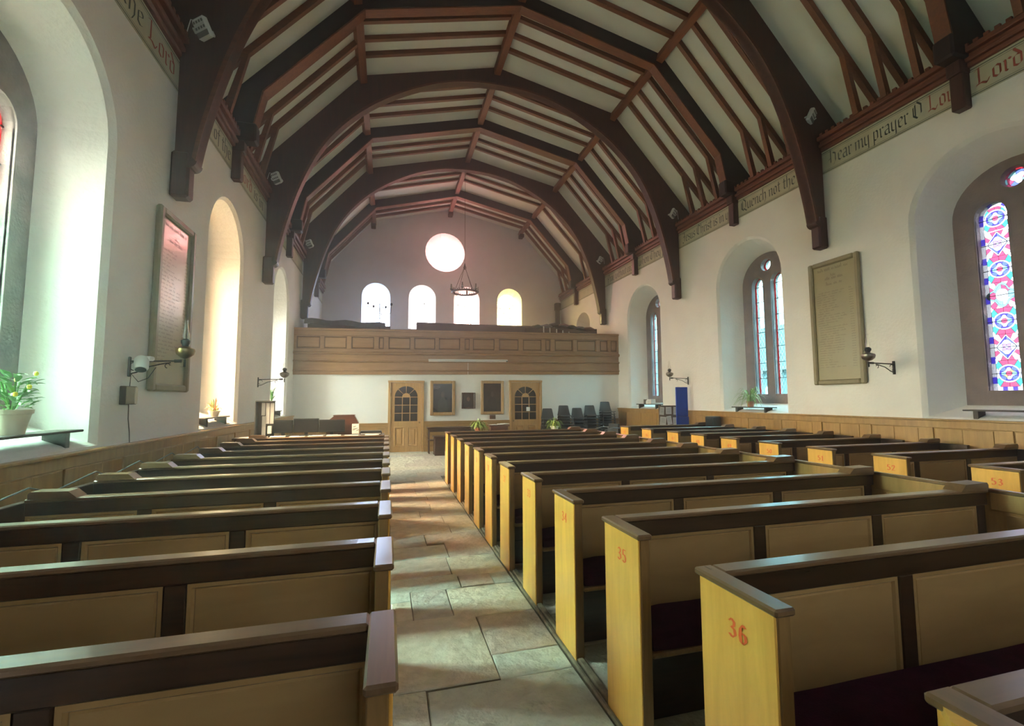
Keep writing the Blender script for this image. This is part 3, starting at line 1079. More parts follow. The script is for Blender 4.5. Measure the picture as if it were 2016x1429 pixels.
# ------------------------------------------------------------------ blackletter lettering (broad pen, 45 degrees)
GL = {
    'a': (.70, [[(.1, .88), (.4, 1.0), (.5, .88), (.5, .08), (.6, 0)], [(.5, .55), (.1, .45), (.1, .1), (.3, 0), (.5, .12)]]),
    'b': (.70, [[(.1, 1.6), (.1, .08)], [(.1, .85), (.4, 1), (.5, .85), (.5, .15), (.3, 0), (.1, .08)]]),
    'c': (.58, [[(.48, .88), (.33, 1), (.1, .85), (.1, .15), (.3, 0), (.5, .12)]]),
    'd': (.72, [[(.12, 1.5), (.5, .88), (.5, .12), (.3, 0), (.1, .12), (.1, .8), (.3, .95), (.5, .88)]]),
    'e': (.60, [[(.1, .45), (.48, .7), (.48, .88), (.33, 1), (.1, .85), (.1, .15), (.3, 0), (.5, .12)]]),
    'f': (.50, [[(.2, -.3), (.2, 1.38), (.45, 1.52)], [(0, .95), (.42, .95)]]),
    'g': (.70, [[(.5, .88), (.3, 1), (.1, .85), (.1, .2), (.3, .05), (.5, .15)], [(.5, 1), (.5, -.3), (.3, -.45), (.08, -.35)]]),
    'h': (.70, [[(.1, 1.6), (.1, 0)], [(.1, .85), (.4, 1), (.5, .85), (.5, .1), (.32, -.35)]]),
    'i': (.34, [[(.1, .95), (.15, .9), (.15, .08), (.26, 0)], [(.1, 1.35), (.22, 1.3)]]),
    'm': (1.08, [[(.06, .95), (.12, .9), (.12, .02)], [(.12, .82), (.42, 1), (.5, .88), (.5, .02)], [(.5, .82), (.8, 1), (.88, .88), (.88, .08), (.98, 0)]]),
    'n': (.70, [[(.06, .95), (.12, .9), (.12, .02)], [(.12, .82), (.4, 1), (.5, .88), (.5, .08), (.6, 0)]]),
    'o': (.66, [[(.3, 1), (.1, .85), (.1, .15), (.3, 0), (.5, .15), (.5, .85), (.3, 1)]]),
    'p': (.70, [[(.1, 1.02), (.1, -.5)], [(.1, .85), (.38, 1), (.5, .85), (.5, .15), (.3, 0), (.1, .1)]]),
    'r': (.50, [[(.06, .95), (.13, .9), (.13, .08), (.25, 0)], [(.13, .82), (.33, 1), (.45, .88)]]),
    's': (.58, [[(.46, .9), (.3, 1), (.1, .85), (.1, .62), (.46, .4), (.46, .14), (.27, 0), (.08, .12)]]),
    't': (.48, [[(.18, 1.35), (.18, .12), (.3, 0), (.42, .1)], [(.02, .97), (.4, .97)]]),
    'u': (.70, [[(.1, 1), (.1, .12), (.28, 0), (.5, .15)], [(.5, 1), (.5, .08), (.6, 0)]]),
    'w': (1.02, [[(.1, 1.1), (.1, .12), (.28, 0), (.46, .15)], [(.46, 1), (.46, .12), (.62, 0), (.84, .2), (.84, 1)]]),
    'y': (.70, [[(.1, 1), (.1, .15), (.28, 0), (.5, .15)], [(.5, 1), (.5, -.42), (.36, -.5)]]),
    'H': (1.15, [[(0, 1.45), (.25, 1.6), (.25, .15), (.0, -.1)], [(.25, .95), (.55, 1.25), (.85, 1.05), (.85, .2), (.6, -.2)], [(-.05, .55), (.25, .7)]]),
    'J': (.80, [[(.05, 1.5), (.5, 1.55), (.5, .1), (.25, -.15), (.0, 0)], [(.2, .9), (.65, .9)]]),
    'L': (1.05, [[(.0, 1.35), (.3, 1.55), (.3, .2), (.05, -.1)], [(.1, .08), (.45, .15), (.75, -.08), (.92, .3)]]),
    'O': (1.05, [[(.48, 1.6), (.12, 1.2), (.12, .35), (.48, 0), (.85, .35), (.85, 1.2), (.48, 1.6)], [(.3, 1.4), (.3, .2)]]),
    'Q': (1.10, [[(.48, 1.6), (.12, 1.2), (.12, .35), (.48, 0), (.85, .35), (.85, 1.2), (.48, 1.6)], [(.3, 1.4), (.3, .2)], [(.5, .25), (1.0, -.2)]]),
    'C': (1.0, [[(.85, 1.3), (.5, 1.6), (.12, 1.2), (.12, .35), (.48, 0), (.85, .25)], [(.42, 1.5), (.42, .15)]]),
    'S': (.95, [[(.8, 1.4), (.45, 1.6), (.12, 1.3), (.2, 1.0), (.75, .65), (.8, .3), (.45, 0), (.05, .2)], [(.0, -.15), (.3, .1)]]),
    'P': (1.0, [[(.2, 1.5), (.2, -.3)], [(.2, 1.3), (.6, 1.6), (.85, 1.3), (.85, .8), (.5, .6), (.2, .75)]]),
    'T': (.95, [[(.05, 1.35), (.4, 1.6), (.9, 1.45)], [(.4, 1.45), (.15, 1.0), (.15, .35), (.45, 0), (.85, .25)], [(.5, 1.4), (.5, .2)]]),
}


def lettering(name, words, parent, X, s_, ya, yb, zb0, xh=0.165, w=0.17):
    """words: list of (text, material); set between ya and yb on the wall at X"""
    dirn = 1 if yb > ya else -1
    total = sum(sum(GL[c][0] for c in t) + 0.32 for t, _ in words) - 0.32
    sc = abs(yb - ya) / total
    pen = 0.0
    nib = Vector((0.7, 0.7)) * w / 2
    for t, mt in words:
        mb = MB()
        for c in t:
            adv, strokes = GL[c]
            for st in strokes:
                for p, q in zip(st, st[1:]):
                    p, q = Vector(p), Vector(q)
                    pts = [p - nib, p + nib, q + nib, q - nib]
                    mb.add([(X - s_ * 0.009, ya + dirn * (pen + a.x) * sc, zb0 + 0.125 + a.y * xh) for a in pts], [(0, 1, 2, 3)])
            pen += adv
        pen += 0.32
        mb.build(name, mt, parent)


K_, R_ = M['frieze_black'], M['frieze_red']
zR, zL = tz(XR, 5.845), tz(XL, 5.845)
lettering('inscription_word', [('Hear', K_), ('my', K_), ('prayer', K_), ('O', K_), ('Lord', R_)], wall_right, XR, 1, 6.52, 4.42, zR)
lettering('inscription_word', [('Lord', R_)], wall_right, XR, 1, 4.27, 3.72, zR)
lettering('inscription_word', [('Quench', K_), ('not', K_), ('the', K_), ('Sp', R_)], wall_right, XR, 1, 8.78, 6.92, zR)
lettering('inscription_word', [('Jesus', K_), ('Christ', K_), ('is', K_), ('in', K_), ('yo', K_)], wall_right, XR, 1, 11.02, 9.07, zR)
lettering('inscription_word', [('when', K_), ('They', K_), ('pray', K_)], wall_right, XR, 1, 13.4, 11.5, zR)
lettering('inscription_word', [('Pray', K_), ('without', K_), ('ceas', K_)], wall_right, XR, 1, 15.65, 13.7, zR)
lettering('inscription_word', [('of', K_), ('the', K_), ('Lord', R_)], wall_left, XL, -1, 5.00, 6.62, zL)
lettering('inscription_word', [('arts', K_), ('of', K_), ('the', K_)], wall_left, XL, -1, 7.35, 8.80, zL)
lettering('inscription_word', [('Lord', R_), ('is', K_), ('in', K_)], wall_left, XL, -1, 9.2, 11.0, zL)

# ------------------------------------------------------------------ dado panelling
def dado(nm, s_, X, ztop, y0, y1, step, material):
    root = struct(nm)
    x = lambda d: X - s_ * d
    MB().box(x(0.0), x(0.030), y0, y1, 0, ztop - 0.03).build('backing', material, root)
    MB().box(x(0.0), x(0.048), y0, y1, ztop - 0.13, ztop - 0.02, 0.006).build('rail', material, root)
    MB().box(x(-0.02), x(0.075), y0, y1, ztop - 0.022, ztop + 0.006, 0.006).build('capping', material, root)
    MB().box(x(0.0), x(0.048), y0, y1, 0.0, 0.18, 0.006).build('rail', material, root)
    MB().box(x(0.0), x(0.048), y0, y1, 0.50, 0.60, 0.006).build('rail', material, root)
    sm = MB().box(x(0.0), x(0.048), -0.10, 0.10, 0.18, ztop - 0.13, 0.004).mesh('stile', material)
    pm = MB().box(x(0.0), x(0.037), 0.112, step / 2 - 0.002, 0.61, ztop - 0.142, 0.005).mesh('panel', material)
    pm2 = MB().box(x(0.0), x(0.037), step / 2 + 0.002, step - 0.112, 0.61, ztop - 0.142, 0.005).mesh('panel', material)
    y = y0
    while y < y1:
        link('stile', sm, root, (0, y, 0))
        if y + step <= y1 + 0.3:
            link('panel', pm, root, (0, y, 0))
            link('panel', pm2, root, (0, y, 0))
        y += step
    return root


dado('trim_3', -1, XL, 1.185, 0.4, YW, 0.93, M['dado'])
dado('trim_4', 1, XR, 1.325, 0.55, YW, 0.93, M['dado'])
root = struct('trim_5')
for (xa, xb, zt) in ((XL, 0.03, 0.92), (1.135, 3.975, 0.955), (5.12, XR, 0.95)):
    MB().box(xa, xb, YW - 0.03, YW, 0, zt).build('backing', M['dado_far'], root)
    MB().box(xa, xb, YW - 0.055, YW, zt - 0.022, zt + 0.006, 0.005).build('capping', M['dado_far'], root)
    MB().box(xa, xb, YW - 0.045, YW, zt - 0.10, zt - 0.02, 0.005).build('rail', M['dado_far'], root)
    MB().box(xa, xb, YW - 0.045, YW, 0.0, 0.16, 0.005).build('rail', M['dado_far'], root)
    n_ = max(1, round((xb - xa) / 0.93))
    for k in range(n_ + 1):
        xs = xa + (xb - xa) * k / n_
        MB().box(max(xa, xs - 0.08), min(xb, xs + 0.08), YW - 0.044, YW, 0.16, zt - 0.10, 0.004).build('stile', M['dado_far'], root)
        if k < n_:
            xe = xa + (xb - xa) * (k + 1) / n_
            MB().box(xs + 0.095, xe - 0.095, YW - 0.037, YW, 0.18, zt - 0.115, 0.005).build('panel', M['dado_far'], root)

# ------------------------------------------------------------------ floor
floor = MB().box(XL - 0.1, XR + 0.1, Y0, 17.0, -0.12, -0.010).build('floor', M['joint'])
floor['kind'] = 'structure'


def stone(x0, x1, y0, y1, mi=None, j=0.008):
    c = [(x0, y0), (x1, y0), (x1, y1), (x0, y1)]
    g = 0.0025
    c = [(x + (g if x == x0 else -g) + rnd.uniform(-j, j) * .5, y + (g if y == y0 else -g) + rnd.uniform(-j, j)) for x, y in c]
    cx_, cy__ = (x0 + x1) / 2, (y0 + y1) / 2
    t = 0.005
    top = [(x + t * (1 if x < cx_ else -1), y + t * (1 if y < cy__ else -1)) for x, y in c]
    dz = rnd.uniform(-0.002, 0.002)
    tiltx, tilty = rnd.uniform(-.003, .003), rnd.uniform(-.003, .003)
    zz = lambda x, y: dz + tiltx * (x - cx_) + tilty * (y - cy__)
    v = [(x, y, -0.03) for x, y in c] + [(x, y, -0.005 + zz(x, y)) for x, y in c] + [(x, y, zz(x, y)) for x, y in top]
    f = [(8, 9, 10, 11)]
    for k in range(4):
        k2 = (k + 1) % 4
        f += [(k, k2, 4 + k2, 4 + k), (4 + k, 4 + k2, 8 + k2, 8 + k)]
    MB().add(v, f).build('flagstone', FLAG[rnd.randrange(5) if mi is None else mi], floor)


xa, xb = 0.055, 1.142
for q in [(xa, .24, 1.75, 2.785, 0), (.24, xb, 1.75, 2.765, 3), (xa, .68, 2.79, 3.64, 1), (.68, xb, 2.765, 3.035, 3), (.68, xb, 3.035, 3.59, 2),
          (xa, .215, 3.65, 3.975, 1), (.215, .52, 3.62, 4.15, 4), (.52, xb, 3.59, 4.15, 1), (xa, .215, 3.98, 4.16, 3), (xa, .66, 4.16, 4.48, 3),
          (.66, .962, 4.16, 4.42, 2), (.962, xb, 4.16, 4.42, 3), (xa, .62, 4.48, 4.98, 2), (.62, xb, 4.42, 4.95, 1), (xa, .655, 4.98, 5.39, 3),
          (.655, xb, 4.95, 5.47, 2), (xa, .46, 5.39, 5.83, 4), (.46, xb, 5.47, 5.83, 2), (xa, .80, 5.83, 6.3, 1), (.80, xb, 5.83, 6.3, 1),
          (xa, .50, 0.9, 1.745, 3), (.50, xb, 0.9, 1.745, 0)]:
    stone(*q)
y = 6.3
while y < 9.7:
    d = rnd.uniform(0.35, 0.6)
    s_ = rnd.uniform(0.4, 0.8)
    stone(xa, s_, y, y + d, rnd.choice([1, 2, 1, 4]))
    stone(s_, xb, y, y + d, rnd.choice([1, 2, 1, 4]))
    y += d
y0_ = y
while y < 15.0:
    d = rnd.uniform(0.45, 0.7)
    x = -2.7
    while x < 8.0:
        w_ = rnd.uniform(0.6, 1.1)
        stone(x, min(x + w_, 8.05), y, min(y + d, 15.0), rnd.choice([1, 1, 2, 4]))
        x += w_
    y += d
# stone between the pew ends on the right of the kerb, and the right-hand aisle
y = 1.2
while y < y0_:
    d = rnd.uniform(0.45, 0.8)
    stone(1.235, 1.95, y, min(y + d, y0_), rnd.choice([0, 1, 4]))
    y += d
y = 2.0
while y < y0_:
    d = rnd.uniform(0.5, 0.9)
    stone(4.2, 4.85, y, min(y + d, y0_), rnd.choice([0, 1, 4]))
    stone(4.85, 5.5, y, min(y + d, y0_), rnd.choice([0, 1, 4]))
    y += d
kb = MB().box(1.150, 1.176, 1.2, 9.75, -0.01, 0.012, 0.006).box(1.182, 1.226, 1.2, 9.75, -0.01, 0.022, 0.008).build('kerb', M['kerb'], floor)

# thin scattering volume added to stand in for lens glare around the gable windows
hm = bpy.data.materials.new('lens_glare_haze')
hm.use_nodes = True
hm.node_tree.nodes.clear()
_o = hm.node_tree.nodes.new('ShaderNodeOutputMaterial')
_v = hm.node_tree.nodes.new('ShaderNodeVolumeScatter')
_v.inputs['Density'].default_value = 0.013
_v.inputs['Anisotropy'].default_value = 0.70
hm.node_tree.links.new(_v.outputs[0], _o.inputs['Volume'])
haze = MB().box(XL - 1.1, XR + 1.1, Y0 - 0.8, YG + 0.9, -0.06, 11).build('glare_haze', hm)
tag(haze, 'faint bright haze added through the nave to stand for lens glare', 'haze', kind='stuff')
# ------------------------------------------------------------------ pews
MC = {}


def cached(key, fn):
    if key not in MC:
        MC[key] = fn()
    return MC[key]


DIG = {
    '0': [[(.3, 1), (.1, .8), (.07, .5), (.1, .2), (.3, 0), (.5, .2), (.53, .5), (.5, .8), (.3, 1)]],
    '1': [[(.12, .8), (.3, 1), (.3, 0)], [(.12, 0), (.48, 0)]],
    '2': [[(.08, .72), (.18, .95), (.40, .97), (.5, .75), (.4, .5), (.08, .03), (.55, .03)]],
    '3': [[(.08, .84), (.25, 1), (.46, .86), (.42, .62), (.22, .55), (.46, .46), (.52, .2), (.28, 0), (.06, .14)]],
    '4': [[(.40, 0), (.40, 1), (.04, .3), (.58, .3)]],
    '5': [[(.52, 1), (.12, 1), (.1, .58), (.34, .63), (.52, .4), (.46, .1), (.22, 0), (.06, .14)]],
    '6': [[(.48, .88), (.32, 1), (.12, .75), (.07, .35), (.14, .06), (.3, 0), (.5, .2), (.46, .48), (.28, .56), (.09, .38)]],
    '7': [[(.06, .97), (.54, .97), (.3, .5), (.22, 0)]],
    '8': [[(.3, 1), (.12, .85), (.14, .65), (.46, .38), (.5, .15), (.3, 0), (.1, .15), (.14, .38), (.46, .65), (.48, .85), (.3, 1)]],
    '9': [[(.51, .62), (.32, .44), (.14, .52), (.1, .8), (.3, 1), (.46, .94), (.53, .65), (.48, .25), (.28, 0), (.12, .12)]],
}


def number_mesh(txt, h, material):
    """painted numerals with broad uprights and thin turns; the text runs along local x"""
    mb = MB()
    nib = Vector((0.11, 0.035))
    adv = 0.80
    x0 = -(adv * len(txt) - 0.2) / 2
    for i, c in enumerate(txt):
        for st in DIG[c]:
            for p, q in zip(st, st[1:]):
                p, q = Vector(p), Vector(q)
                for nb_ in (nib, Vector((0.03, -0.035))):
                    mb.add([((x0 + i * adv + a.x) * h, (a.y - 0.5) * h, len(mb.f) * 1.2e-5) for a in (p - nb_, p + nb_, q + nb_, q - nb_)], [(0, 1, 2, 3)])
    return mb.mesh('number', material)


SEAT_D = 0.33
PH = 1.0


def pew(label, group, side, x_end, y, length, stiles, number=None, num_z=0.855, block=True, endwall=False, num_size=0.062, wall_end=True):
    """side +1: the pew runs towards +x from its aisle end at x_end, -1 towards -x. The back stands at y, the seat on the camera side of it."""
    t = thing('pew', label, 'pew', (x_end, y, 0), 0.0, group)
    k = (side, round(length, 3), tuple(stiles))
    S = side

    def bx(*a, c=0.004):
        x0, x1, y0, y1, z0, z1 = a
        return MB().box(min(S * x0, S * x1), max(S * x0, S * x1), y0, y1, z0, z1, c)
    et = 0.055
    link('end_panel', cached(('end', S), lambda: bx(0, 0.010, -0.325, 0.03, 0, PH - 0.026, c=0.003).mesh('end_panel', M['pew_end'])), t)
    link('end_edge', cached(('edge', S), lambda: bx(0.0095, et + 0.006, -0.328, 0.03, 0, PH - 0.026).mesh('end_edge', M['pew_edge'])), t)
    link('end_cap', cached(('ecap', S), lambda: bx(-0.012, et + 0.012, -0.345, 0.048, PH - 0.026, PH, c=0.007).mesh('end_cap', M['pew_end_cap'])), t)
    link('back_cap', cached(('cap', k), lambda: bx(et + 0.012, length, -0.035, 0.048, PH - 0.026, PH, c=0.007).mesh('back_cap', M['pew_cap'])), t)
    link('top_rail', cached(('rail', k), lambda: bx(et + 0.006, length, -0.022, 0.024, PH - 0.112, PH - 0.026).mesh('top_rail', M['pew_dark'])), t)
    link('lower_rail', cached(('lrail', k), lambda: bx(et + 0.006, length, -0.02, 0.022, 0.30, 0.46).mesh('lower_rail', M['pew_dark'])), t)
    link('back_board', cached(('bb', k), lambda: bx(et + 0.006, length, -0.002, 0.020, 0.02, PH - 0.112).mesh('back_board', M['pew_dark'])), t)
    sm = cached(('stile', S), lambda: bx(-0.04, 0.04, -0.02, 0.022, 0.46, PH - 0.112).mesh('stile', M['pew_dark']))
    edges = [et + 0.006] + list(stiles) + [length]
    for s_ in stiles:
        link('stile', sm, t, (S * s_, 0, 0))
    for i in range(len(edges) - 1):
        a = edges[i] + (0.04 if i else 0.0)
        b = edges[i + 1] - (0.04 if i < len(edges) - 2 else 0.0)
        if b - a < 0.12: continue

        def mk(a=a, b=b):
            mb = MB()
            # fielded panel with a small moulded edge
            x0, x1 = sorted((S * (a + 0.004), S * (b - 0.004)))
            z0, z1 = 0.462, PH - 0.114
            rings = []
            for (ins, dep) in ((0.0, -0.016), (0.016, -0.016), (0.024, -0.004), (0.030, -0.010), (0.034, -0.010)):
                rings.append([(x0 + ins, dep, z0 + ins), (x1 - ins, dep, z0 + ins), (x1 - ins, dep, z1 - ins), (x0 + ins, dep, z1 - ins)])
            mb.loft(rings)
            n = len(mb.v)
            mb.f.append((n - 4, n - 3, n - 2, n - 1))
            # plain back of the same panel
            mb.add([(x0, 0.021, z0), (x1, 0.021, z0), (x1, 0.021, z1), (x0, 0.021, z1)], [(0, 1, 2, 3)])
            return mb.mesh('panel', M['pew_panel'])
        link('panel', cached(('panel', S, round(a, 3), round(b, 3)), mk), t)
    link('seat', cached(('seat', k), lambda: bx(et + 0.008, length, -SEAT_D, -0.022, 0.415, 0.44, c=0.008).mesh('seat', M['pew_edge'])), t)
    link('seat_riser', cached(('riser', k), lambda: bx(et + 0.008, length, -0.13, -0.11, 0.0, 0.415).mesh('seat_riser', M['pew_dark'])), t)
    if block:
        def mkb():
            mb = MB()
            a, b = length - 0.30, length - 0.03
            prof_ = [(a, PH), (a + 0.05, PH + 0.045), (b - 0.012, PH + 0.05), (b, PH + 0.035), (b, PH)]
            loop = [(S * u, z) for u, z in prof_]
            mb.prism([loop], lambda p, q, d: (p, d, q), -0.052, 0.062)
            return mb.mesh('corner_block', M['pew_cap'])
        link('corner_block', cached(('blk', k), mkb), t)
    if wall_end: link('far_end', cached(('far', k), lambda: bx(length, length + 0.05, -0.36, 0.03, 0, PH - 0.02).mesh('far_end', M['pew_dark'])), t)
    if number:
        me = cached(('num', number), lambda: number_mesh(number, num_size, M['red_paint']))
        # the number stands on the aisle face of the end panel
        o = link('number', me, t, (-S * 0.0018, -0.165, num_z), (math.pi / 2, 0, -math.pi / 2 if S > 0 else math.pi / 2))
        o['label'] = 'red painted number %s' % number
    return t


ORD = ['first', 'second', 'third', 'fourth', 'fifth', 'sixth', 'seventh', 'eighth', 'ninth', 'tenth', 'eleventh', 'twelfth']

# left block: aisle ends at x = 0.02, nearest first
LY = [1.485, 2.276, 3.095, 3.864, 4.605, 5.30, 6.00, 6.72, 7.47, 8.20, 8.86]
for i, y in enumerate(LY):
    pew('dark railed pew left of the aisle, %s row counted from the camera' % ORD[i], 'pews of the left block', -1, 0.024, y, 2.34, [0.86, 1.66])

# middle block
MY = [0.75, 1.54, 2.344, 3.136, 3.945, 4.70, 5.46, 6.20, 6.975, 7.77, 8.56, 9.39]
for i, y in enumerate(MY):
    n = 37 - i
    if i == 0:
        lb = 'nearest middle block pew, only its top corner showing at bottom right'
    else:
        lb = 'golden ended pew number %d right of the aisle, %s in its row of ends' % (n, ORD[i - 1])
    t = pew(lb, 'pews of the middle block', 1, 1.172 if i < 5 else 1.150, y, 2.965, [0.995, 1.925, 2.90], str(n) if i else None, wall_end=False)
    if i == 0:
        mb = MB()
        mb.prism([[(0.0, -0.34), (-0.045, -0.30), (-0.065, -0.16), (-0.05, -0.03), (0.0, 0.02)]], lambda a, b, d: (a, b, d), 0.965, 0.99)
        mb.build('rounded_lip', M['pew_end'], t)
# closed partition along the far ends of the middle block
root = thing('pew_partition', 'long yellow wood partition closing the middle pews by the right aisle', 'partition', (4.142, 0, 0))
MB().box(-0.012, 0.036, 0.6, 9.45, PH - 0.022, PH + 0.004, 0.006).build('capping', M['pew_cap'], root)
MB().box(0.0, 0.024, 0.6, 9.44, 0, PH - 0.022).build('board', M['dado'], root)
ys = MY + [9.42]
for a, b in zip(MY[:-1], MY[1:]):
    MB().box(-0.010, 0.0, a + 0.05, b - 0.04, 0.86, PH - 0.022, 0.002).build('rail', M['dado'], root)
    MB().box(-0.006, 0.0, a + 0.12, b - 0.12, 0.25, 0.84, 0.002).build('panel', M['pew_panel'], root)

# right block against the wall
RY = [2.30, 3.167, 4.10, 4.97, 5.81, 6.64, 7.44, 8.20, 9.09, 10.05]
RN = [54, 53, 52, 51, 50, 49, 48, 47, 46, 45]
for i, y in enumerate(RY):
    if i == 0:
        lb = 'pew number 54 by the right wall, the nearest one of that block'
    else:
        lb = 'pew number %d against the right wall, %s from the far end' % (RN[i], ORD[len(RY) - 1 - i])
    pew(lb, 'pews of the right block', 1, 5.50 if i < 8 else 5.46, y, 2.40, [0.62, 1.50], str(RN[i]), num_z=0.865, num_size=0.06)

# seat cushions (runners)
def cushion(L, side):
    mb = MB()
    x0, x1 = (0.0, L) if side > 0 else (-L, 0.0)
    ny, nx = 5, 14
    rings = []
    for i in range(nx + 1):
        x = x0 + (x1 - x0) * i / nx
        e_ = 0.018 if i in (0, nx) else 0.0
        ring = []
        for (yy, zz) in ((0.0, 0.006), (0.0, 0.07), (0.02, 0.088), (0.15, 0.095), (0.28, 0.088), (0.295, 0.07), (0.295, 0.006), (0.15, 0.0)):
            ring.append((x, -0.028 - 0.295 + yy + (0.008 if e_ and yy == 0 else 0), 0.441 + max(0.0, zz - (e_ if zz > 0.05 else 0)) + rnd.uniform(-0.002, 0.002) * (zz > 0.05)))
        rings.append(ring)
    mb.loft(rings, True, True)
    return mb.mesh('cushion', M['cushion'], True)


c_me = cushion(2.84, 1)
for i, y in enumerate(MY[:9]):
    o = link('pew_cushion', c_me, None, ((1.172 if i < 5 else 1.150) + 0.075, y, 0))
    lb = 'dark purple seat cushion on the %s numbered pew right of the aisle, end %d' % (ORD[i - 1], 37 - i) if i else 'long purple seat cushion on the nearest middle pew at bottom right'
    tag(o, lb, 'cushion', 'purple pew cushions of the middle block')
# ------------------------------------------------------------------ gallery front
gal = thing('gallery', 'panelled oak gallery front spanning the far end of the nave', 'gallery', (0, YW, 0))
gz = lambda x, zl, zr: zl + (zr - zl) * (x - XL) / (XR - XL)


def gbar(name, xa, xb, zl0, zl1, zr0, zr1, dep, back=0.0, c=0.006, material=None):
    """board following the slight rise of the gallery towards the right"""
    v = []
    for x in (xa, xb):
        a, b = gz(x, zl0, zr0), gz(x, zl1, zr1)
        v += [(x, -dep, a + c), (x, -dep, b - c), (x, -dep + c, b), (x, back, b), (x, back, a), (x, -dep + c, a)]
    mb = MB().add(v, [(0, 1, 7, 6), (1, 2, 8, 7), (2, 3, 9, 8), (3, 4, 10, 9), (4, 5, 11, 10), (5, 0, 6, 11), tuple(range(6))[::-1], tuple(range(6, 12))])
    return mb.build(name, material or M['gallery'], gal)


gbar('backing_board', XL, XR, 2.43, 3.80, 2.535, 3.95, 0.005, 0.16, material=M['gallery_shade'])
gbar('top_capping', XL, XR, 3.78, 3.845, 3.935, 3.998, 0.11, 0.20, 0.015)
gbar('top_rail', XL, XR, 3.62, 3.78, 3.775, 3.935, 0.075, 0, 0.012)
gbar('bottom_rail', XL, XR, 3.13, 3.20, 3.275, 3.335, 0.065)
gbar('moulding', XL, XR, 3.04, 3.13, 3.165, 3.275, 0.14, 0, 0.04)
gbar('frieze_board', XL, XR, 2.86, 3.04, 2.985, 3.165, 0.05)
gbar('moulding', XL, XR, 2.80, 2.86, 2.92, 2.985, 0.125, 0, 0.03)
gbar('frieze_board', XL, XR, 2.56, 2.80, 2.675, 2.92, 0.06)
gbar('moulding', XL, XR, 2.515, 2.56, 2.63, 2.675, 0.11, 0, 0.02)
gbar('bottom_board', XL, XR, 2.42, 2.515, 2.53, 2.63, 0.06)
PX = [(-2.70, -2.00), (-1.926, -1.235), (-1.131, -0.419), (-0.312, -0.124), (-0.016, 0.699), (0.782, 1.489), (1.574, 2.301), (2.419, 2.627), (2.70, 3.472),
      (3.595, 4.312), (4.438, 5.143), (5.255, 5.469), (5.60, 6.299), (6.434, 7.187), (7.33, 7.66), (7.76, 8.03)]
edges = [XL] + [v for p in PX for v in p] + [XR]
for i in range(0, len(edges), 2):
    gbar('stile', edges[i], edges[i + 1], 3.20, 3.62, 3.335, 3.775, 0.07, 0, 0.012)
for a, b in PX:
    gbar('panel', a + 0.05, b - 0.05, 3.25, 3.57, 3.385, 3.725, 0.035, 0, 0.022)
    fr_ = [(a, 3.20, 3.335), (b, 3.62, 3.775)]
    for (xa_, xb_, z_) in ((a, b, 0), (a, b, 1)):
        zl = 3.20 if z_ == 0 else 3.60
        zr = 3.335 if z_ == 0 else 3.755
        gbar('bead', a, b, zl, zl + 0.02, zr, zr + 0.02, 0.05, 0, 0.004)
    gbar('bead', a, a + 0.018, 3.20, 3.62, 3.335, 3.775, 0.05, 0, 0.004)
    gbar('bead', b - 0.018, b, 3.20, 3.62, 3.335, 3.775, 0.05, 0, 0.004)

# strip light on the gallery front
t = thing('strip_light', 'long white fluorescent strip light fixed across the gallery front', 'light', (2.57, YW - 0.10, 2.915), 0)
t.rotation_euler = (0, -0.0105, 0)
MB().box(-1.32, 1.32, -0.035, 0.01, 0.012, 0.055, 0.006).build('batten', M['white_metal'], t)
mb = MB().tube([(-1.27, -0.03, -0.012), (1.27, -0.03, -0.012)], 0.016, 10)
mb.build('tube', M['paper'], t)
for x in (-1.29, 1.29):
    MB().box(x - 0.025, x + 0.025, -0.055, 0.0, -0.032, 0.014, 0.004).build('end_cap', M['white_metal'] if x < 0 else M['grey_lens'], t)
o = MB().box(2.545, 2.557, YW - 0.078, YW - 0.062, 2.46, 2.90, 0.002).build('light_cable', M['paper'])
tag(o, 'thin white cable dropping from the strip light down the gallery', 'cable')

# seating and stored things on the gallery
def gpew(label, x0, x1, y, z0, z1, lean, material):
    t = thing('gallery_pew', label, 'pew', (0, y, 0), 0, None)
    mb = MB()
    mb.loft([[(x, -0.02, z0), (x, 0.03, z0), (x, 0.03 + lean, z1 + TILT * (x - x0) * 0.5), (x, -0.02 + lean, z1 + TILT * (x - x0) * 0.5)] for x in (x0, x1)], True, True)
    mb.build('back', material, t)
    MB().box(x0, x1, lean - 0.04, lean + 0.06, z1 - 0.01, z1 + 0.02, 0.006).build('cap', M['pew_dark'], t)
    MB().box(x0, x1, -0.34, -0.02, z0 + 0.32, z0 + 0.35, 0.006).build('seat', M['pew_dark'], t)
    for x in (x0, x1):
        MB().box(x - 0.03, x + 0.03, -0.36, 0.06, 2.70, z0 + 0.45, 0.01).build('leg', M['pew_dark'], t)
    return t


gpew('dark pew back on the gallery, left of the candle stand', XL + 0.1, 0.05, 16.6, 3.0, 4.22, 0.05, M['dark_wood'])
gpew('dark pew back at the middle of the gallery below the arched windows', 0.95, 5.35, 16.5, 3.0, 4.40, 0.05, M['dark_wood'])
gpew('raked dark pew back on the gallery near the candles', 5.0, 7.9, 16.3, 3.0, 4.36, 0.05, M['dark_wood'])
# dust sheet, dropped over the left pew
mb = MB()
rings = []
for i in range(13):
    x = XL + 0.15 + 2.5 * i / 12
    zt = 4.30 + 0.03 * math.sin(i * 1.3) - 0.06 * (i / 12)
    rings.append([(x, 15.62 + 0.05 * math.sin(i), zt - 0.22), (x, 15.75, zt - 0.03), (x, 16.35, zt), (x, 16.62, zt + 0.02), (x, 16.72, zt - 0.03), (x, 16.8, zt - 0.3)])
o = mb.loft(rings, False).build('dust_sheet', M['grey_cloth'], None, True)
tag(o, 'grey dust sheet spread over the gallery pew at far left', 'cloth')
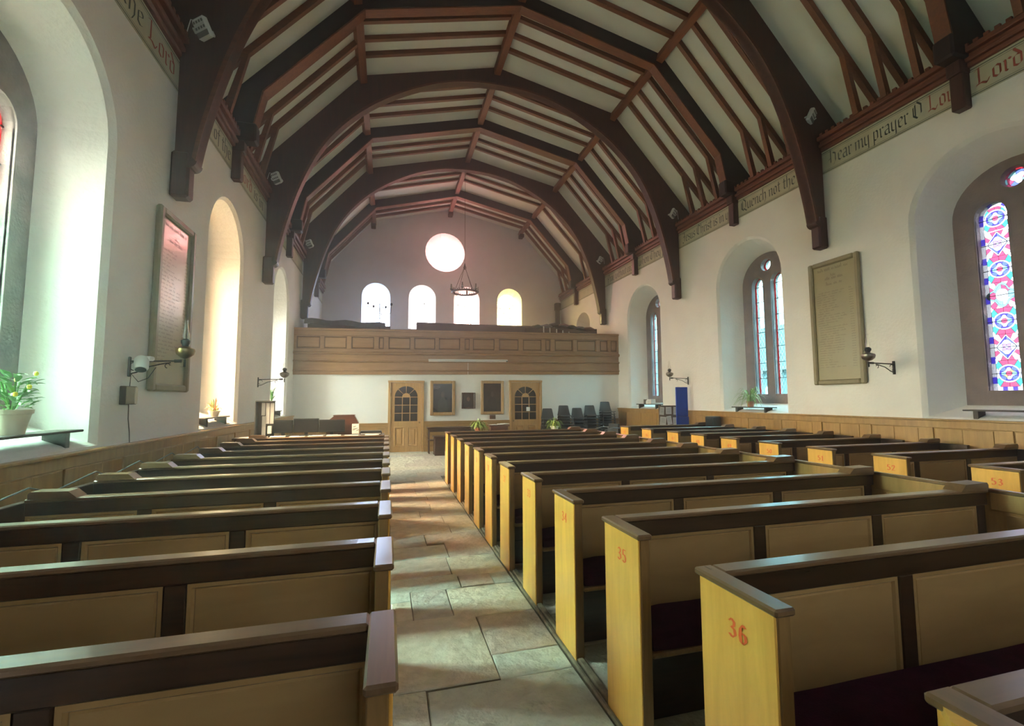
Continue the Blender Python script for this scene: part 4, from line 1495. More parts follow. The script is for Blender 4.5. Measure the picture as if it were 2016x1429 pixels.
# heap of stored vestments
mb = MB()
heap_cols = [mat('folded_cloth_green', (0.03, 0.05, 0.03), 0.9), mat('folded_cloth_grey', (0.15, 0.15, 0.15), 0.9), mat('folded_cloth_dark', (0.03, 0.028, 0.028), 0.9),
             mat('folded_cloth_rose', (0.28, 0.17, 0.15), 0.9)]
hl = ['dark green', 'grey', 'blackish', 'dull rose']
pos = [(5.45, 16.42, 4.46), (5.80, 16.38, 4.49), (6.15, 16.42, 4.56), (6.5, 16.38, 4.55), (6.85, 16.4, 4.50), (7.2, 16.36, 4.46), (6.35, 16.18, 4.44), (7.5, 16.3, 4.44)]
for i, (x, y, z) in enumerate(pos):
    mb = MB()
    rings = []
    n = 9
    for a in range(7):
        f_ = a / 6
        w_ = math.sin(math.pi * min(max(f_, 0.06), 0.94))
        rings.append([(x - 0.26 + 0.52 * f_, y + 0.22 * w_ * math.cos(2 * math.pi * k / n), z - 0.07 + 0.085 * w_ * math.sin(2 * math.pi * k / n) + rnd.uniform(-.015, .015)) for k in range(n)])
    o = mb.loft(rings, True, True).build('cloth_bundle', heap_cols[i % 4], None, True)
    place = ['leftmost of the heap', 'second from the left in the heap', 'below the dark corner pipe', 'right of the corner pipe', 'in the right half of the heap', 'near the right end of the heap',
             'lying low at the front of the heap', 'rightmost of the heap'][i]
    tag(o, '%s folded cloth on the gallery pews, %s' % (hl[i % 4], place), 'cloth', 'folded cloths heaped on the gallery')
# row of white candles
for i, (x, h_) in enumerate([(5.42, .26), (5.66, .22), (5.92, .18), (6.16, .14), (6.40, .10)]):
    zb = 4.115 - 0.0 + TILT * 0.4
    t = thing('candle', '%s white candle in the row along the gallery front' % ['leftmost and tallest', 'second tallest', 'middle', 'second shortest', 'rightmost and shortest'][i], 'candle', (x, 15.55, 3.96), 0, 'white candles on the gallery')
    MB().lathe([(0.045, 0), (0.045, 0.012), (0.018, 0.02), (0.016, 0.06)], n=10).build('holder', M['brass'], t)
    MB().lathe([(0.022, 0.05), (0.021, 0.06 + h_), (0.0, 0.07 + h_)], n=10).build('stick', M['paper'], t)
ledge = MB().box(4.9, 7.8, 15.40, 15.75, 3.93, 3.958, 0.004).build('book_ledge', M['dark_wood'])
tag(ledge, 'dark ledge behind the gallery front carrying the row of candles', 'shelf')
for k, x in enumerate((5.2, 6.4, 7.6)):
    MB().box(x - 0.03, x + 0.03, 15.5, 15.56, 2.66, 3.93, 0.004).build('post', M['dark_wood'], ledge)
# standing candelabrum in front of the first gable window
t = thing('candelabrum', 'slim dark branched candelabrum standing before the leftmost gable window', 'candelabrum', (-0.31, 16.0, 2.58))
MB().tube([(0, 0, 0), (0, 0, 2.35)], 0.016, 8).lathe([(0.20, 0.0), (0.18, 0.03), (0.03, 0.07), (0.02, 0.2)], n=12).build('stem', M['iron'], t)
for s_ in (-1, 1):
    for r_ in (0.20, 0.38):
        MB().tube([(0, 0, 2.0), (s_ * r_ * 0.5, 0, 1.93), (s_ * r_ * 0.95, 0, 2.02), (s_ * r_, 0, 2.2 if r_ < .3 else 2.3)], 0.011, 6) \
            .lathe([(0.01, 0), (0.045, 0.03), (0.035, 0.09)], (s_ * r_, 0, 2.18 if r_ < .3 else 2.28), 10).build('branch', M['iron'], t)
# pipe in the right corner
t = thing('corner_pipe', 'dark square downpipe in the right corner of the gable wall', 'pipe', (XR - 0.25, YG - 0.20, 3.15))
MB().box(-0.10, 0.10, -0.08, 0.08, 0, 2.95, 0.02).build('pipe', M['black'], t)
MB().box(-0.13, 0.13, -0.11, 0.11, 2.75, 3.1, 0.02).build('head', M['black'], t)

# chandelier
t = thing('chandelier', 'black iron ring chandelier hanging in front of the third gable window', 'chandelier', (2.585, 15.9, 5.45))
R = 0.44
MB().tube([(R * math.cos(a), R * math.sin(a), 0) for a in arc_pts(32, 0, 2 * math.pi)[:-1]], 0.035, 8, True).build('ring', M['iron'], t)
mb = MB()
for k in range(32):
    a = 2 * math.pi * k / 32
    mb.box(R * math.cos(a) - 0.012, R * math.cos(a) + 0.012, R * math.sin(a) - 0.012, R * math.sin(a) + 0.012, 0.03, 0.065)
mb.build('cresting', M['iron'], t)
for k in range(4):
    a = 2 * math.pi * k / 4 + 0.5
    MB().tube([(R * math.cos(a), R * math.sin(a), 0), (0.04 * math.cos(a), 0.04 * math.sin(a), 0.86)], 0.008, 6).build('rod', M['iron'], t)
MB().lathe([(0.0, 0.82), (0.05, 0.85), (0.055, 0.9), (0.03, 0.96), (0.01, 1.06)], n=12).build('hub', M['iron'], t)
for k in range(6):
    a = 2 * math.pi * k / 6 + 0.2
    cx_, cy__ = (R + 0.06) * math.cos(a), (R + 0.06) * math.sin(a)
    mb = MB().lathe([(0.0, 0.02), (0.045, 0.05), (0.05, 0.08), (0.03, 0.085)], (cx_, cy__, 0), 10).tube([(R * math.cos(a), R * math.sin(a), 0), (cx_, cy__, 0.03)], 0.01, 6)
    s_ = mb.build('lamp_cup', M['iron'], t)
    MB().lathe([(0.022, 0.08), (0.034, 0.13), (0.022, 0.2), (0.02, 0.25)], (cx_, cy__, 0), 10).build('lamp_glass', M['grey_lens'], s_)
MB().tube([(0, 0, 1.04), (0, 0, 4.44)], 0.006, 6).build('chain', M['iron'], t)

# ------------------------------------------------------------------ doors in the far wall
def door(nm, x0, x1, ztop, hinge_left):
    root = struct(nm, (0, YW, 0))
    w = 0.065
    MB().box(x0 - w, x0 + 0.005, -0.045, 0.10, 0, ztop + 0.06, 0.006).build('door_jamb', M['door'], root)
    MB().box(x1 - 0.005, x1 + w, -0.045, 0.10, 0, ztop + 0.06, 0.006).build('door_jamb', M['door'], root)
    MB().box(x0 - w - 0.012, x1 + w + 0.012, -0.055, 0.10, ztop - 0.005, ztop + 0.06, 0.006).build('door_head', M['door'], root)
    xa, xb = x0 + 0.01, x1 - 0.01
    gx0, gx1 = x0 + 0.135, x1 - 0.135
    gw = gx1 - gx0
    gz0, gzs = 0.97, 1.735
    cx_ = (gx0 + gx1) / 2
    rise = 0.335
    holes = []
    # three by three square panes
    bar = 0.022
    for r_ in range(3):
        for c_ in range(3):
            a = gx0 + gw * c_ / 3 + (bar / 2 if c_ else 0)
            b = gx0 + gw * (c_ + 1) / 3 - (bar / 2 if c_ < 2 else 0)
            z0 = gz0 + (gzs - gz0) * r_ / 3 + (bar / 2 if r_ else 0)
            z1 = gz0 + (gzs - gz0) * (r_ + 1) / 3 - bar / 2
            holes.append([(a, z0), (b, z0), (b, z1), (a, z1)])
    # four fanlight panes around a half-round boss
    for k in range(4):
        a0 = math.pi * k / 4 + (0.035 if k else 0.0)
        a1 = math.pi * (k + 1) / 4 - (0.035 if k < 3 else 0.0)
        ro = [(cx_ + gw / 2 * math.cos(t_), gzs + bar / 2 + rise * math.sin(t_)) for t_ in arc_pts(5, a0, a1)]
        ri = [(cx_ + 0.125 * math.cos(t_), gzs + bar / 2 + 0.115 * math.sin(t_)) for t_ in arc_pts(4, a0, a1)]
        holes.append(ro + ri[::-1])
    pan = [(x0 + 0.15, (x0 + x1) / 2 - 0.06), ((x0 + x1) / 2 + 0.06, x1 - 0.15)]
    for a, b in pan:
        holes.append([(a, 0.19), (b, 0.19), (b, 0.775), (a, 0.775)])
    leaf = MB().prism([[(xa, 0.008), (xb, 0.008), (xb, ztop - 0.012), (xa, ztop - 0.012)]] + holes, lambda a, b, d: (a, d, b), 0.0, 0.045).build('door_leaf', M['door'], root)
    gm = M['door_glass']
    for h in holes[:-2]:
        MB().prism([h], lambda a, b, d: (a, d, b), 0.018, 0.024).build('pane', gm, leaf)
    # two lower panels with beads
    for (a, b) in pan:
        mb = MB()
        rings = []
        for ins, dp in ((-0.012, -0.001), (-0.006, -0.008), (0.012, -0.004), (0.022, 0.022), (0.045, 0.022), (0.075, 0.010)):
            rings.append([(a + ins, dp, 0.19 + ins), (b - ins, dp, 0.19 + ins), (b - ins, dp, 0.775 - ins), (a + ins, dp, 0.775 - ins)])
        mb.loft(rings)
        n = len(mb.v)
        mb.f.append((n - 4, n - 3, n - 2, n - 1))
        mb.build('panel', M['door'], leaf)
    hx = xb - 0.06 if hinge_left else xa + 0.06
    MB().lathe([(0.008, 0), (0.012, 0.03), (0.028, 0.045), (0.03, 0.06), (0.0, 0.07)], n=12).build('handle', M['brass'], leaf, True, (hx, 0.0, 0.93)).rotation_euler = (math.pi / 2, 0, 0)
    for z in (0.35, 1.75):
        MB().box((xa - 0.012) if hinge_left else (xb - 0.012), (xa + 0.012) if hinge_left else (xb + 0.012), -0.012, 0.002, z, z + 0.12, 0.003).build('hinge', M['brass'], leaf)
    return root


M['door_glass'] = mat('dark_door_glass', (0.022, 0.016, 0.018), 0.12)
door('door_1', 0.085, 1.065, 2.20, True)
door('door_2', 4.035, 5.065, 2.235, False)
nb = MB().box(4.575, 4.70, YW - 0.006, YW - 0.001, 1.25, 1.385).build('notice', M['paper'])
tag(nb, 'small white paper notice stuck on the right-hand glazed door', 'notice')

# ------------------------------------------------------------------ pictures on the far wall
def picture(nm, label, x0, z0, x1, z1, fw, fm, canvas, extra=None):
    t = thing(nm, label, 'painting', ((x0 + x1) / 2, YW - 0.004, z0))
    w, h = (x1 - x0) / 2, z1 - z0
    for nm_, (a, b, c, d) in (('frame_side', (-w, -w + fw, 0, h)), ('frame_side', (w - fw, w, 0, h)), ('frame_rail', (-w + fw, w - fw, 0, fw)), ('frame_rail', (-w + fw, w - fw, h - fw, h))):
        MB().box(a, b, -0.055, 0, c, d, 0.014).build(nm_, fm, t)
    MB().box(-w + fw, w - fw, -0.016, 0, fw, h - fw).build('canvas', canvas, t)
    if extra: extra(t, w - fw, fw, h - fw)
    return t


def figure(t, w, z0, z1, m1, m2, sc=1.0):
    """dim half-length figure painted on the canvas"""
    h = z1 - z0
    mb = MB()
    pts = [(-0.55 * w, z0 + 0.02), (0.55 * w, z0 + 0.02), (0.45 * w, z0 + 0.40 * h), (0.16 * w, z0 + 0.54 * h), (-0.16 * w, z0 + 0.54 * h), (-0.45 * w, z0 + 0.40 * h)]
    mb.add([(a, -0.0172, b) for a, b in pts], [tuple(range(6))]).build('painted_robe', m1, t)
    mb = MB()
    mb.add([(0.17 * w * math.cos(a) * sc, -0.0178, z0 + 0.62 * h + 0.105 * h * math.sin(a) * sc) for a in arc_pts(16, 0, 2 * math.pi)[:-1]], [tuple(range(16))]).build('painted_face', m2, t)


dim1 = mat('dim_green_paint', (0.045, 0.055, 0.045), 0.22, col2=(0.03, 0.035, 0.03), scale=6, coat=0.6)
dim2 = mat('dim_umber_paint', (0.10, 0.075, 0.055), 0.22, col2=(0.06, 0.045, 0.035), scale=9, coat=0.6)
dim3 = mat('dark_umber_paint', (0.042, 0.03, 0.026), 0.35, col2=(0.03, 0.022, 0.02), scale=6)
dim4 = mat('faint_face_paint', (0.085, 0.06, 0.05), 0.4)
picture('painting', 'large glazed dark painting in a pale wood frame beside the left door', 1.325, 1.141, 2.134, 2.262, 0.10, M['frame_gold'], M['oil_dark'], lambda t, w, a, b: figure(t, w, a, b, dim1, dim2))
picture('painting', 'small square dark framed portrait between the two large paintings', 2.346, 1.348, 2.801, 1.881, 0.045, M['dark_wood'], M['oil_brown'], lambda t, w, a, b: figure(t, w, a, b, dim3, M['oil_flesh'], 1.7))
picture('painting', 'large unglazed blackened painting in a pale frame beside the right door', 2.987, 1.153, 3.775, 2.274, 0.095, M['frame_gold'], M['oil_brown'], lambda t, w, a, b: figure(t, w, a, b, dim3, dim4))
o = MB().box(3.296, 3.493, YW - 0.03, YW, 1.0, 1.132, 0.006).build('plaque', M['dark_wood'])
tag(o, 'small dark wood plaque below the right-hand large painting', 'plaque')

# ------------------------------------------------------------------ furniture before the far wall
t = thing('bench', 'long dark wood bench table along the wall beside the left door', 'bench', (1.19, 14.45, 0))
MB().box(0, 1.6, -0.18, 0.18, 0.74, 0.80, 0.01).build('top', M['dark_wood'], t)
MB().box(0.05, 1.55, -0.15, -0.125, 0.66, 0.74, 0.006).build('apron', M['dark_wood'], t)
MB().box(0.03, 1.5, -0.14, 0.14, 0.38, 0.42, 0.008).build('shelf', M['dark_wood'], t)
for x in (0.06, 1.5):
    for y in (-0.13, 0.13):
        MB().box(x - 0.02, x + 0.02, y - 0.02, y + 0.02, 0, 0.74, 0.005).build('leg', M['dark_wood'], t)
t = thing('prayer_desk', 'small dark prayer desk in front of the bench by the aisle end', 'desk', (1.36, 13.75, 0))
MB().box(0, 0.30, -0.02, 0.02, 0, 0.52, 0.01).box(0, 0.30, 0.32, 0.36, 0, 0.52, 0.01).build('side', M['dark_wood'], t)
MB().box(-0.03, 0.33, -0.06, 0.40, 0.52, 0.57, 0.012).build('top', M['dark_wood'], t)
MB().box(0.02, 0.28, 0.0, 0.34, 0.28, 0.32, 0.008).build('shelf', M['dark_wood'], t)
MB().box(0.01, 0.03, 0.02, 0.32, 0.02, 0.28).build('front_panel', M['dark_wood'], t)
t = thing('leaflet_table', 'small dark table with papers between the right painting and the bench', 'table', (3.45, 14.4, 0))
MB().box(-0.33, 0.33, -0.2, 0.2, 0.80, 0.84, 0.008).build('top', M['mahogany'], t)
MB().box(-0.28, 0.28, -0.16, 0.16, 0.68, 0.80, 0.005).build('apron', M['mahogany'], t)
for x in (-0.28, 0.28):
    for y in (-0.16, 0.16):
        MB().box(x - 0.02, x + 0.02, y - 0.02, y + 0.02, 0, 0.68, 0.004).build('leg', M['mahogany'], t)
for i, (x, a) in enumerate(((-0.17, 0.1), (0.05, -0.15), (0.2, 0.3))):
    o = MB().box(-0.10, 0.10, -0.14, 0.14, 0, 0.012).build('leaflet', M['paper'], None, False, (3.45 + x, 14.36, 0.841 + i * 0.0125))
    o.rotation_euler = (0, 0, a)
    tag(o, 'white leaflet pile on the small dark table, %s' % ['on the left', 'in the middle', 'on the right'][i], 'leaflet', 'leaflets on the small table')

# stacking chairs
def chair_proto():
    t = thing('stacking_chair', 'x', 'chair')
    mb = MB()
    # one-piece shell: seat rising into a slightly reclined, tapered back
    prof_ = [(-0.22, 0.435), (-0.20, 0.45), (-0.05, 0.435), (0.10, 0.43), (0.17, 0.455), (0.205, 0.53), (0.225, 0.64), (0.245, 0.76), (0.25, 0.785)]
    rings = []
    for j in range(9):
        a = j / 8 * 2 - 1
        ring = []
        for i, (y, z) in enumerate(prof_):
            w_ = 0.225 - 0.02 * max(0, i - 4)
            dip = 0.018 * a * a
            ring.append((a * w_, y - (0.03 * a * a if i > 4 else 0), z + (dip if i <= 4 else 0)))
        rings.append(ring)
    n = len(prof_)
    base = [p for r_ in rings for p in r_]
    mb.loft(rings, False)
    mb.loft([[(x, y - 0.006, z - 0.008) for x, y, z in r_] for r_ in rings], False)
    mb.build('shell', M['chair'], t, True)
    for s_ in (-1, 1):
        MB().tube([(s_ * 0.19, -0.15, 0.43), (s_ * 0.21, -0.21, 0.22), (s_ * 0.225, -0.24, 0.0)], 0.011, 6).build('leg', M['black'], t)
        MB().tube([(s_ * 0.19, 0.12, 0.43), (s_ * 0.21, 0.19, 0.22), (s_ * 0.225, 0.23, 0.0)], 0.011, 6).build('leg', M['black'], t)
    return t


first = chair_proto()
stacks = [(5.16, 6, 'leftmost'), (5.74, 8, 'second'), (6.23, 6, 'middle'), (6.70, 8, 'fourth'), (7.28, 10, 'rightmost')]
tops = [1.34, 1.436, 1.348, 1.435, 1.554]
used = False
LEV = ['bottom chair', 'second chair up', 'third chair up', 'fourth chair up', 'fifth chair up', 'sixth chair up', 'seventh chair up', 'eighth chair up', 'ninth chair up', 'top chair']
for (x, n, nm), zt in zip(stacks, tops):
    step = (zt - 0.785) / (n - 1)
    for k in range(n):
        lb = 'black stacking chair, %s of the %s stack by the far wall' % ('top chair' if k == n - 1 else LEV[k], nm)
        p = (x, 14.38, k * step)
        rz = -0.12
        if not used:
            first.location, first.rotation_euler, first['label'], first['group'] = p, (0, 0, rz), lb, 'stacked black chairs by the far wall'
            used = True
        else:
            copy_thing(first, p, rz, lb, 'stacked black chairs by the far wall')
# grey armchair standing in front of the stacks
t = thing('armchair', 'dark grey armchair with a pale tubular arm in front of the chair stacks', 'chair', (5.60, 11.2, 0), -1.5)
MB().box(-0.24, 0.24, -0.22, 0.22, 0.42, 0.48, 0.02).build('seat', M['chair'], t)
MB().loft([[(x, 0.20 + 0.12 * (z - .48), z) for z in (0.50, 0.72, 0.92, 0.985)] + [(x, 0.25 + 0.12 * (z - .48), z) for z in (0.985, 0.92, 0.72, 0.50)] for x in (-0.23, -0.2, 0, 0.2, 0.23)], True, True).build('backrest', M['chair'], t)
for s_ in (-1, 1):
    MB().tube([(s_ * 0.27, 0.28, 0.88), (s_ * 0.27, 0.1, 0.90), (s_ * 0.27, -0.15, 0.84), (s_ * 0.27, -0.24, 0.72), (s_ * 0.27, -0.24, 0.0)], 0.014, 8).build('arm', M['chrome'], t)
    MB().tube([(s_ * 0.24, 0.24, 0.9), (s_ * 0.24, 0.26, 0.0)], 0.014, 8).build('leg', M['chrome'], t)

# ------------------------------------------------------------------ sound desk behind the last left pews
DY = 9.62
t = thing('sound_desk', 'dark table behind the last left pews carrying screens and papers', 'desk', (-1.33, DY, 0))
MB().box(-1.36, 1.28, -0.30, 0.36, 0.93, 0.965, 0.006).build('top', M['dark_wood'], t)
for x in (-1.3, 1.22):
    MB().box(x - 0.03, x + 0.03, -0.27, 0.33, 0, 0.93, 0.006).build('leg', M['dark_wood'], t)
MB().box(-1.27, 1.19, 0.30, 0.33, 0.35, 0.93).build('modesty_panel', M['dark_wood'], t)
DT = 0.966
for i, (x0, x1, zt, nm) in enumerate([(-2.10, -1.74, 1.272, 'leftmost'), (-1.75, -1.28, 1.295, 'middle'), (-1.29, -0.80, 1.268, 'rightmost')]):
    x0 += 0.006
    x1 -= 0.006
    t = thing('monitor', 'black flat screen on the sound desk, %s of the three' % nm, 'monitor', ((x0 + x1) / 2, DY + 0.02 + 0.035 * (i % 2), DT), 0, 'screens on the sound desk')
    w = (x1 - x0) / 2
    MB().box(-w, w, 0, 0.04, 0.06, zt - DT, 0.01).build('housing', M['black'], t)
    MB().box(-w + 0.018, w - 0.018, -0.004, 0.002, 0.085, zt - DT - 0.02).build('screen', M['screen'], t)
    MB().box(-0.03, 0.03, 0.015, 0.04, 0.012, 0.10, 0.006).build('stand_neck', M['black'], t)
    MB().box(-0.11, 0.11, -0.06, 0.08, 0, 0.014, 0.005).build('stand_foot', M['black'], t)
# lectern-like wooden box with a sloped lid
t = thing('lectern_box', 'red brown wooden box with a sloping lid at the desk end', 'box', (-0.86, DY + 0.22, DT))
MB().prism([[(-0.30, 0), (0.30, 0), (0.30, 0.23), (0.22, 0.37), (-0.16, 0.37), (-0.30, 0.25)]], lambda a, b, d: (a, d, b), -0.10, 0.12).build('body', M['mahogany'], t)
MB().box(-0.18, 0.23, -0.115, 0.135, 0.37, 0.385, 0.004).build('lid', M['mahogany'], t)
# tall display rack
t = thing('display_rack', 'tall dark leaflet rack with white strips at the left end of the desk', 'rack', (-2.36, DY - 0.02, DT), 0)
MB().box(-0.02, 0.0, -0.10, 0.10, 0, 0.66, 0.004).build('side', M['black'], t)
MB().box(0.0, 0.285, 0.05, 0.07, 0, 0.66, 0.004).build('back', M['black'], t)
MB().box(-0.02, 0.29, -0.10, 0.08, 0.655, 0.675, 0.004).build('top', M['black'], t)
for k in range(3):
    MB().box(0.06 + 0.075 * k, 0.123 + 0.075 * k, 0.042, 0.05, 0.24 if k else 0.40, 0.635).build('strip', M['white_metal'], t)
MB().box(0.075, 0.14, 0.035, 0.05, 0.0, 0.385).build('strip', M['white_metal'], t)
MB().box(0.19, 0.25, -0.03, 0.05, 0.06, 0.20).build('strip', M['white_metal'], t)
o = MB().box(-0.065, 0.065, -0.006, 0.006, 0, 0.20).build('paper_sheet', M['paper'], None, False, (-0.60, DY - 0.06, DT + 0.02))
o.rotation_euler = (-0.25, 0, 0.1)
tag(o, 'white sheet with a dark scribble propped against the sloping box', 'paper')
mb = MB()
for k in range(5):
    a, b = rnd.uniform(-.05, .02), rnd.uniform(0.04, 0.16)
    mb.add([(a, -0.0075, b), (a + 0.05, -0.0075, b + 0.015), (a + 0.05, -0.0075, b + 0.024), (a, -0.0075, b + 0.012)], [(0, 1, 2, 3)])
mb.build('scribble', M['ink'], o)
t = thing('keyboard', 'low dark keyboard case at the right end of the sound desk', 'keyboard', (-0.32, DY + 0.05, DT))
MB().box(-0.20, 0.22, -0.14, 0.14, 0, 0.07, 0.02).build('case', M['black'], t)
MB().box(-0.18, 0.20, -0.145, -0.138, 0.01, 0.03).build('strip', M['white_metal'], t)
for i, x in enumerate([-2.52, -2.25, -1.95, -1.62, -1.30, -0.98, -0.66, -0.28]):
    o = MB().box(-0.125, 0.125, -0.07, 0.07, 0, 0.012 + 0.004 * (i % 3), 0.002).build('paper_pile', M['paper'], None, False, (x, DY - 0.225, DT))
    o.rotation_euler = (0, 0, rnd.uniform(-.15, .15) * (1 if i else 2))
    tag(o, 'white papers along the front edge of the sound desk, %s from left' % ORD[i], 'papers', 'papers on the sound desk')
# ------------------------------------------------------------------ benefaction boards
def scribble(mb, X, s_, y0, dirn, L, z, hgt, r):
    """a written line: words made of small pen strokes, too small to read"""
    pen = 0.0
    while pen < L - 0.03:
        wl = min(r.uniform(0.05, 0.16), L - pen)
        n = max(3, int(wl / 0.011))
        prev = None
        for i in range(n + 1):
            p = (pen + wl * i / n, (hgt if i % 2 else 0) * r.uniform(0.6, 1.0) * (1.7 if r.random() < .15 else 1))
            if prev:
                a, b = Vector(prev), Vector(p)
                nn = Vector((0.0022, 0.0016))
                mb.add([(X - s_ * 0.0335, y0 + dirn * q.x, z + q.y) for q in (a - nn, a + nn, b + nn, b - nn)], [(0, 1, 2, 3)])
            prev = p
        pen += wl + r.uniform(0.02, 0.035)


def board(label, X, s_, ya, yb, z0, z1, lines, head):
    t = thing('benefaction_board', label, 'board', (0, 0, 0))
    y_lo, y_hi = min(ya, yb), max(ya, yb)
    fw = 0.095
    x = lambda d: X - s_ * d
    MB().box(x(0.0), x(0.032), y_lo + 0.02, y_hi - 0.02, z0 + 0.02, z1 - 0.02).build('face', M['board_face'], t)
    for (a, b, c, d) in ((y_lo, y_lo + fw, z0, z1), (y_hi - fw, y_hi, z0, z1), (y_lo + fw, y_hi - fw, z0, z0 + fw), (y_lo + fw, y_hi - fw, z1 - fw, z1)):
        mb = MB()
        mb.box(x(0.0), x(0.075), a, b, c, d, 0.022)
        mb.build('frame_bar', M['board_frame'], t)
    r = random.Random(5 if s_ > 0 else 9)
    mb = MB()
    dirn = -1 if s_ > 0 else 1            # direction in which one reads
    ys = (y_hi - fw - 0.05) if dirn < 0 else (y_lo + fw + 0.05)
    full = (y_hi - y_lo) - 2 * fw - 0.10
    zt = z1 - fw - 0.10
    for (a, b, h_) in head:
        scribble(mb, X, s_, ys + dirn * full * a, dirn, full * (b - a), zt, h_, r)
        zt -= h_ * 2.1
    zt -= 0.03
    n = lines
    step = (zt - z0 - fw - 0.05) / n
    for i in range(n):
        if r.random() < 0.08: continue
        f_ = r.choice([0.35, 0.5, 0.55, 0.7, 0.75])
        scribble(mb, X, s_, ys + dirn * r.choice([0, 0, .03]), dirn, full * f_, zt, step * 0.40, r)
        scribble(mb, X, s_, ys + dirn * full * 0.88, dirn, full * 0.12, zt, step * 0.36, r)
        zt -= step
    mb.build('written_lines', M['ink'], t)
    return t


board('tall cream benefaction board on the right wall, behind the oil lamp', XR, 1, 7.06, 6.05, 1.90, 4.26, 36, [(.05, .95, .055), (.42, .58, .03), (.25, .75, .05), (.28, .72, .05)])
board('tall shiny benefaction board on the left wall, behind the camera bracket', XL, -1, 6.33, 7.38, 1.765, 4.05, 34, [(.05, .95, .055), (.42, .58, .03), (.25, .75, .05)])


# ------------------------------------------------------------------ oil lamps on swan-neck wall brackets
def oil_lamp(label, X, s_, y, zp, zarm, reach, rod_metal):
    t = thing('oil_lamp', label, 'lamp', (X, y, zarm), 0, 'oil lamps on the side walls')
    d = -s_
    mb = MB().box(0 if d > 0 else -0.02, 0.02 if d > 0 else 0, -0.02, 0.02, -0.17, 0.05, 0.006)
    mb.build('wall_plate', M['iron'], t)
    MB().tube([(0, 0, 0.0), (d * reach, 0, 0.012)], 0.009, 8).build('arm', M['iron'], t)
    MB().tube([(d * 0.01, 0, -0.14), (d * 0.08, 0, -0.12), (d * 0.20, 0, -0.055), (d * 0.34, 0, -0.018), (d * 0.40, 0, -0.01)], 0.007, 6).build('brace', M['iron'], t)
    for cx_, cz_, rr in ((0.055, -0.055, 0.045), (0.37, -0.045, 0.025)):
        MB().tube([(d * (cx_ + rr * math.cos(a)), 0, cz_ + rr * math.sin(a)) for a in arc_pts(12, 0.2, 4.6)], 0.005, 5).build('scroll', M['iron'], t)
    lx = d * (reach + 0.05)
    MB().tube([(d * (reach - 0.05), 0, 0.01), (d * (reach + 0.02), 0, 0.012)], 0.018, 8).tube([(lx, 0, -0.055), (lx, 0, 0.03)], 0.012, 8).build('cup', M['iron'], t)
    MB().lathe([(0.0, 0.035), (0.045, 0.05), (0.085, 0.085), (0.098, 0.125), (0.092, 0.15), (0.055, 0.168), (0.03, 0.178)], (lx, 0, 0), 20).build('font', rod_metal, t, True)
    MB().lathe([(0.03, 0.178), (0.032, 0.195), (0.045, 0.215), (0.047, 0.245), (0.03, 0.26), (0.026, 0.265)], (lx, 0, 0), 14).tube([(lx, 0, 0.205), (lx + d * 0.02, 0.06, 0.21)], 0.004, 5).build('burner', M['black'], t, True)
    MB().lathe([(0.026, 0.262), (0.034, 0.29), (0.036, 0.32), (0.024, 0.36), (0.019, 0.40), (0.018, 0.475), (0.020, 0.48)], (lx, 0, 0), 14).build('chimney', M['chimney'], t, True)
    return t


def clear_glass():
    mt = bpy.data.materials.new('lamp_chimney_glass')
    mt.use_nodes = True
    t = mt.node_tree
    t.nodes.clear()
    out = t.nodes.new('ShaderNodeOutputMaterial')
    tr = t.nodes.new('ShaderNodeBsdfTransparent')
    gl = t.nodes.new('ShaderNodeBsdfGlossy')
    gl.inputs['Roughness'].default_value = 0.05
    fr = t.nodes.new('ShaderNodeLayerWeight')
    fr.inputs['Blend'].default_value = 0.42
    mx = t.nodes.new('ShaderNodeMixShader')
    t.links.new(fr.outputs['Facing'], mx.inputs[0])
    t.links.new(tr.outputs[0], mx.inputs[1])
    t.links.new(gl.outputs[0], mx.inputs[2])
    t.links.new(mx.outputs[0], out.inputs[0])
    return mt


M['chimney'] = clear_glass()
M['pewter'] = mat('dull_pewter', (0.28, 0.25, 0.22), 0.35, metal=0.9)
oil_lamp('brass oil lamp with glass chimney on the left wall before the benefaction board', XL, -1, 5.951, 2.0, 2.085, 0.485, M['brass'])
oil_lamp('small oil lamp on the left wall between the second and third window bays', XL, -1, 11.144, 2.0, 2.105, 0.485, M['pewter'])
oil_lamp('pewter oil lamp with glass chimney on the right wall by the benefaction board', XR, 1, 5.621, 2.2, 2.205, 0.50, M['pewter'])
oil_lamp('pewter oil lamp on the right wall above the blue screen', XR, 1, 11.0, 2.2, 2.205, 0.54, M['pewter'])

# ------------------------------------------------------------------ security camera and cream box, left wall
t = thing('security_camera', 'white dome-headed security camera on the bracket of the near left oil lamp', 'camera', (-2.55, 5.90, 2.09))
MB().box(-0.035, 0.035, -0.035, 0.06, 0.0, 0.05, 0.012).build('mount', M['white_metal'], t)
body = MB().lathe([(0.0, 0.075), (0.05, 0.07), (0.066, 0.045), (0.068, -0.06), (0.058, -0.085), (0.0, -0.085)], n=20).build('housing', M['white_metal'], t, True, (-0.045, -0.05, -0.03))
body.rotation_euler = (-0.5, -0.2, 0)
MB().lathe([(0.0, -0.086), (0.048, -0.086), (0.05, -0.09), (0.0, -0.10)], n=20).build('lens', M['black'], body, True)
t = thing('sound_box', 'small wooden box with a cream front strip on the left wall below the camera', 'box', (XL, 5.972, 1.61))
MB().box(0, 0.06, -0.17, 0.06, 0, 0.20, 0.006).build('case', M['dark_wood'], t)
MB().box(0.06, 0.064, -0.165, 0.0, 0.006, 0.194).build('front', M['board_frame'], t)
MB().box(0.06, 0.072, 0.0, 0.055, 0.006, 0.194, 0.004).build('strip', M['cream_pot'], t)
mb = MB().tube([(XL + 0.006, 5.99, 1.62), (XL + 0.006, 6.0, 1.45), (XL + 0.006, 6.04, 1.3), (XL + 0.008, 6.05, 1.19)], 0.005, 6)
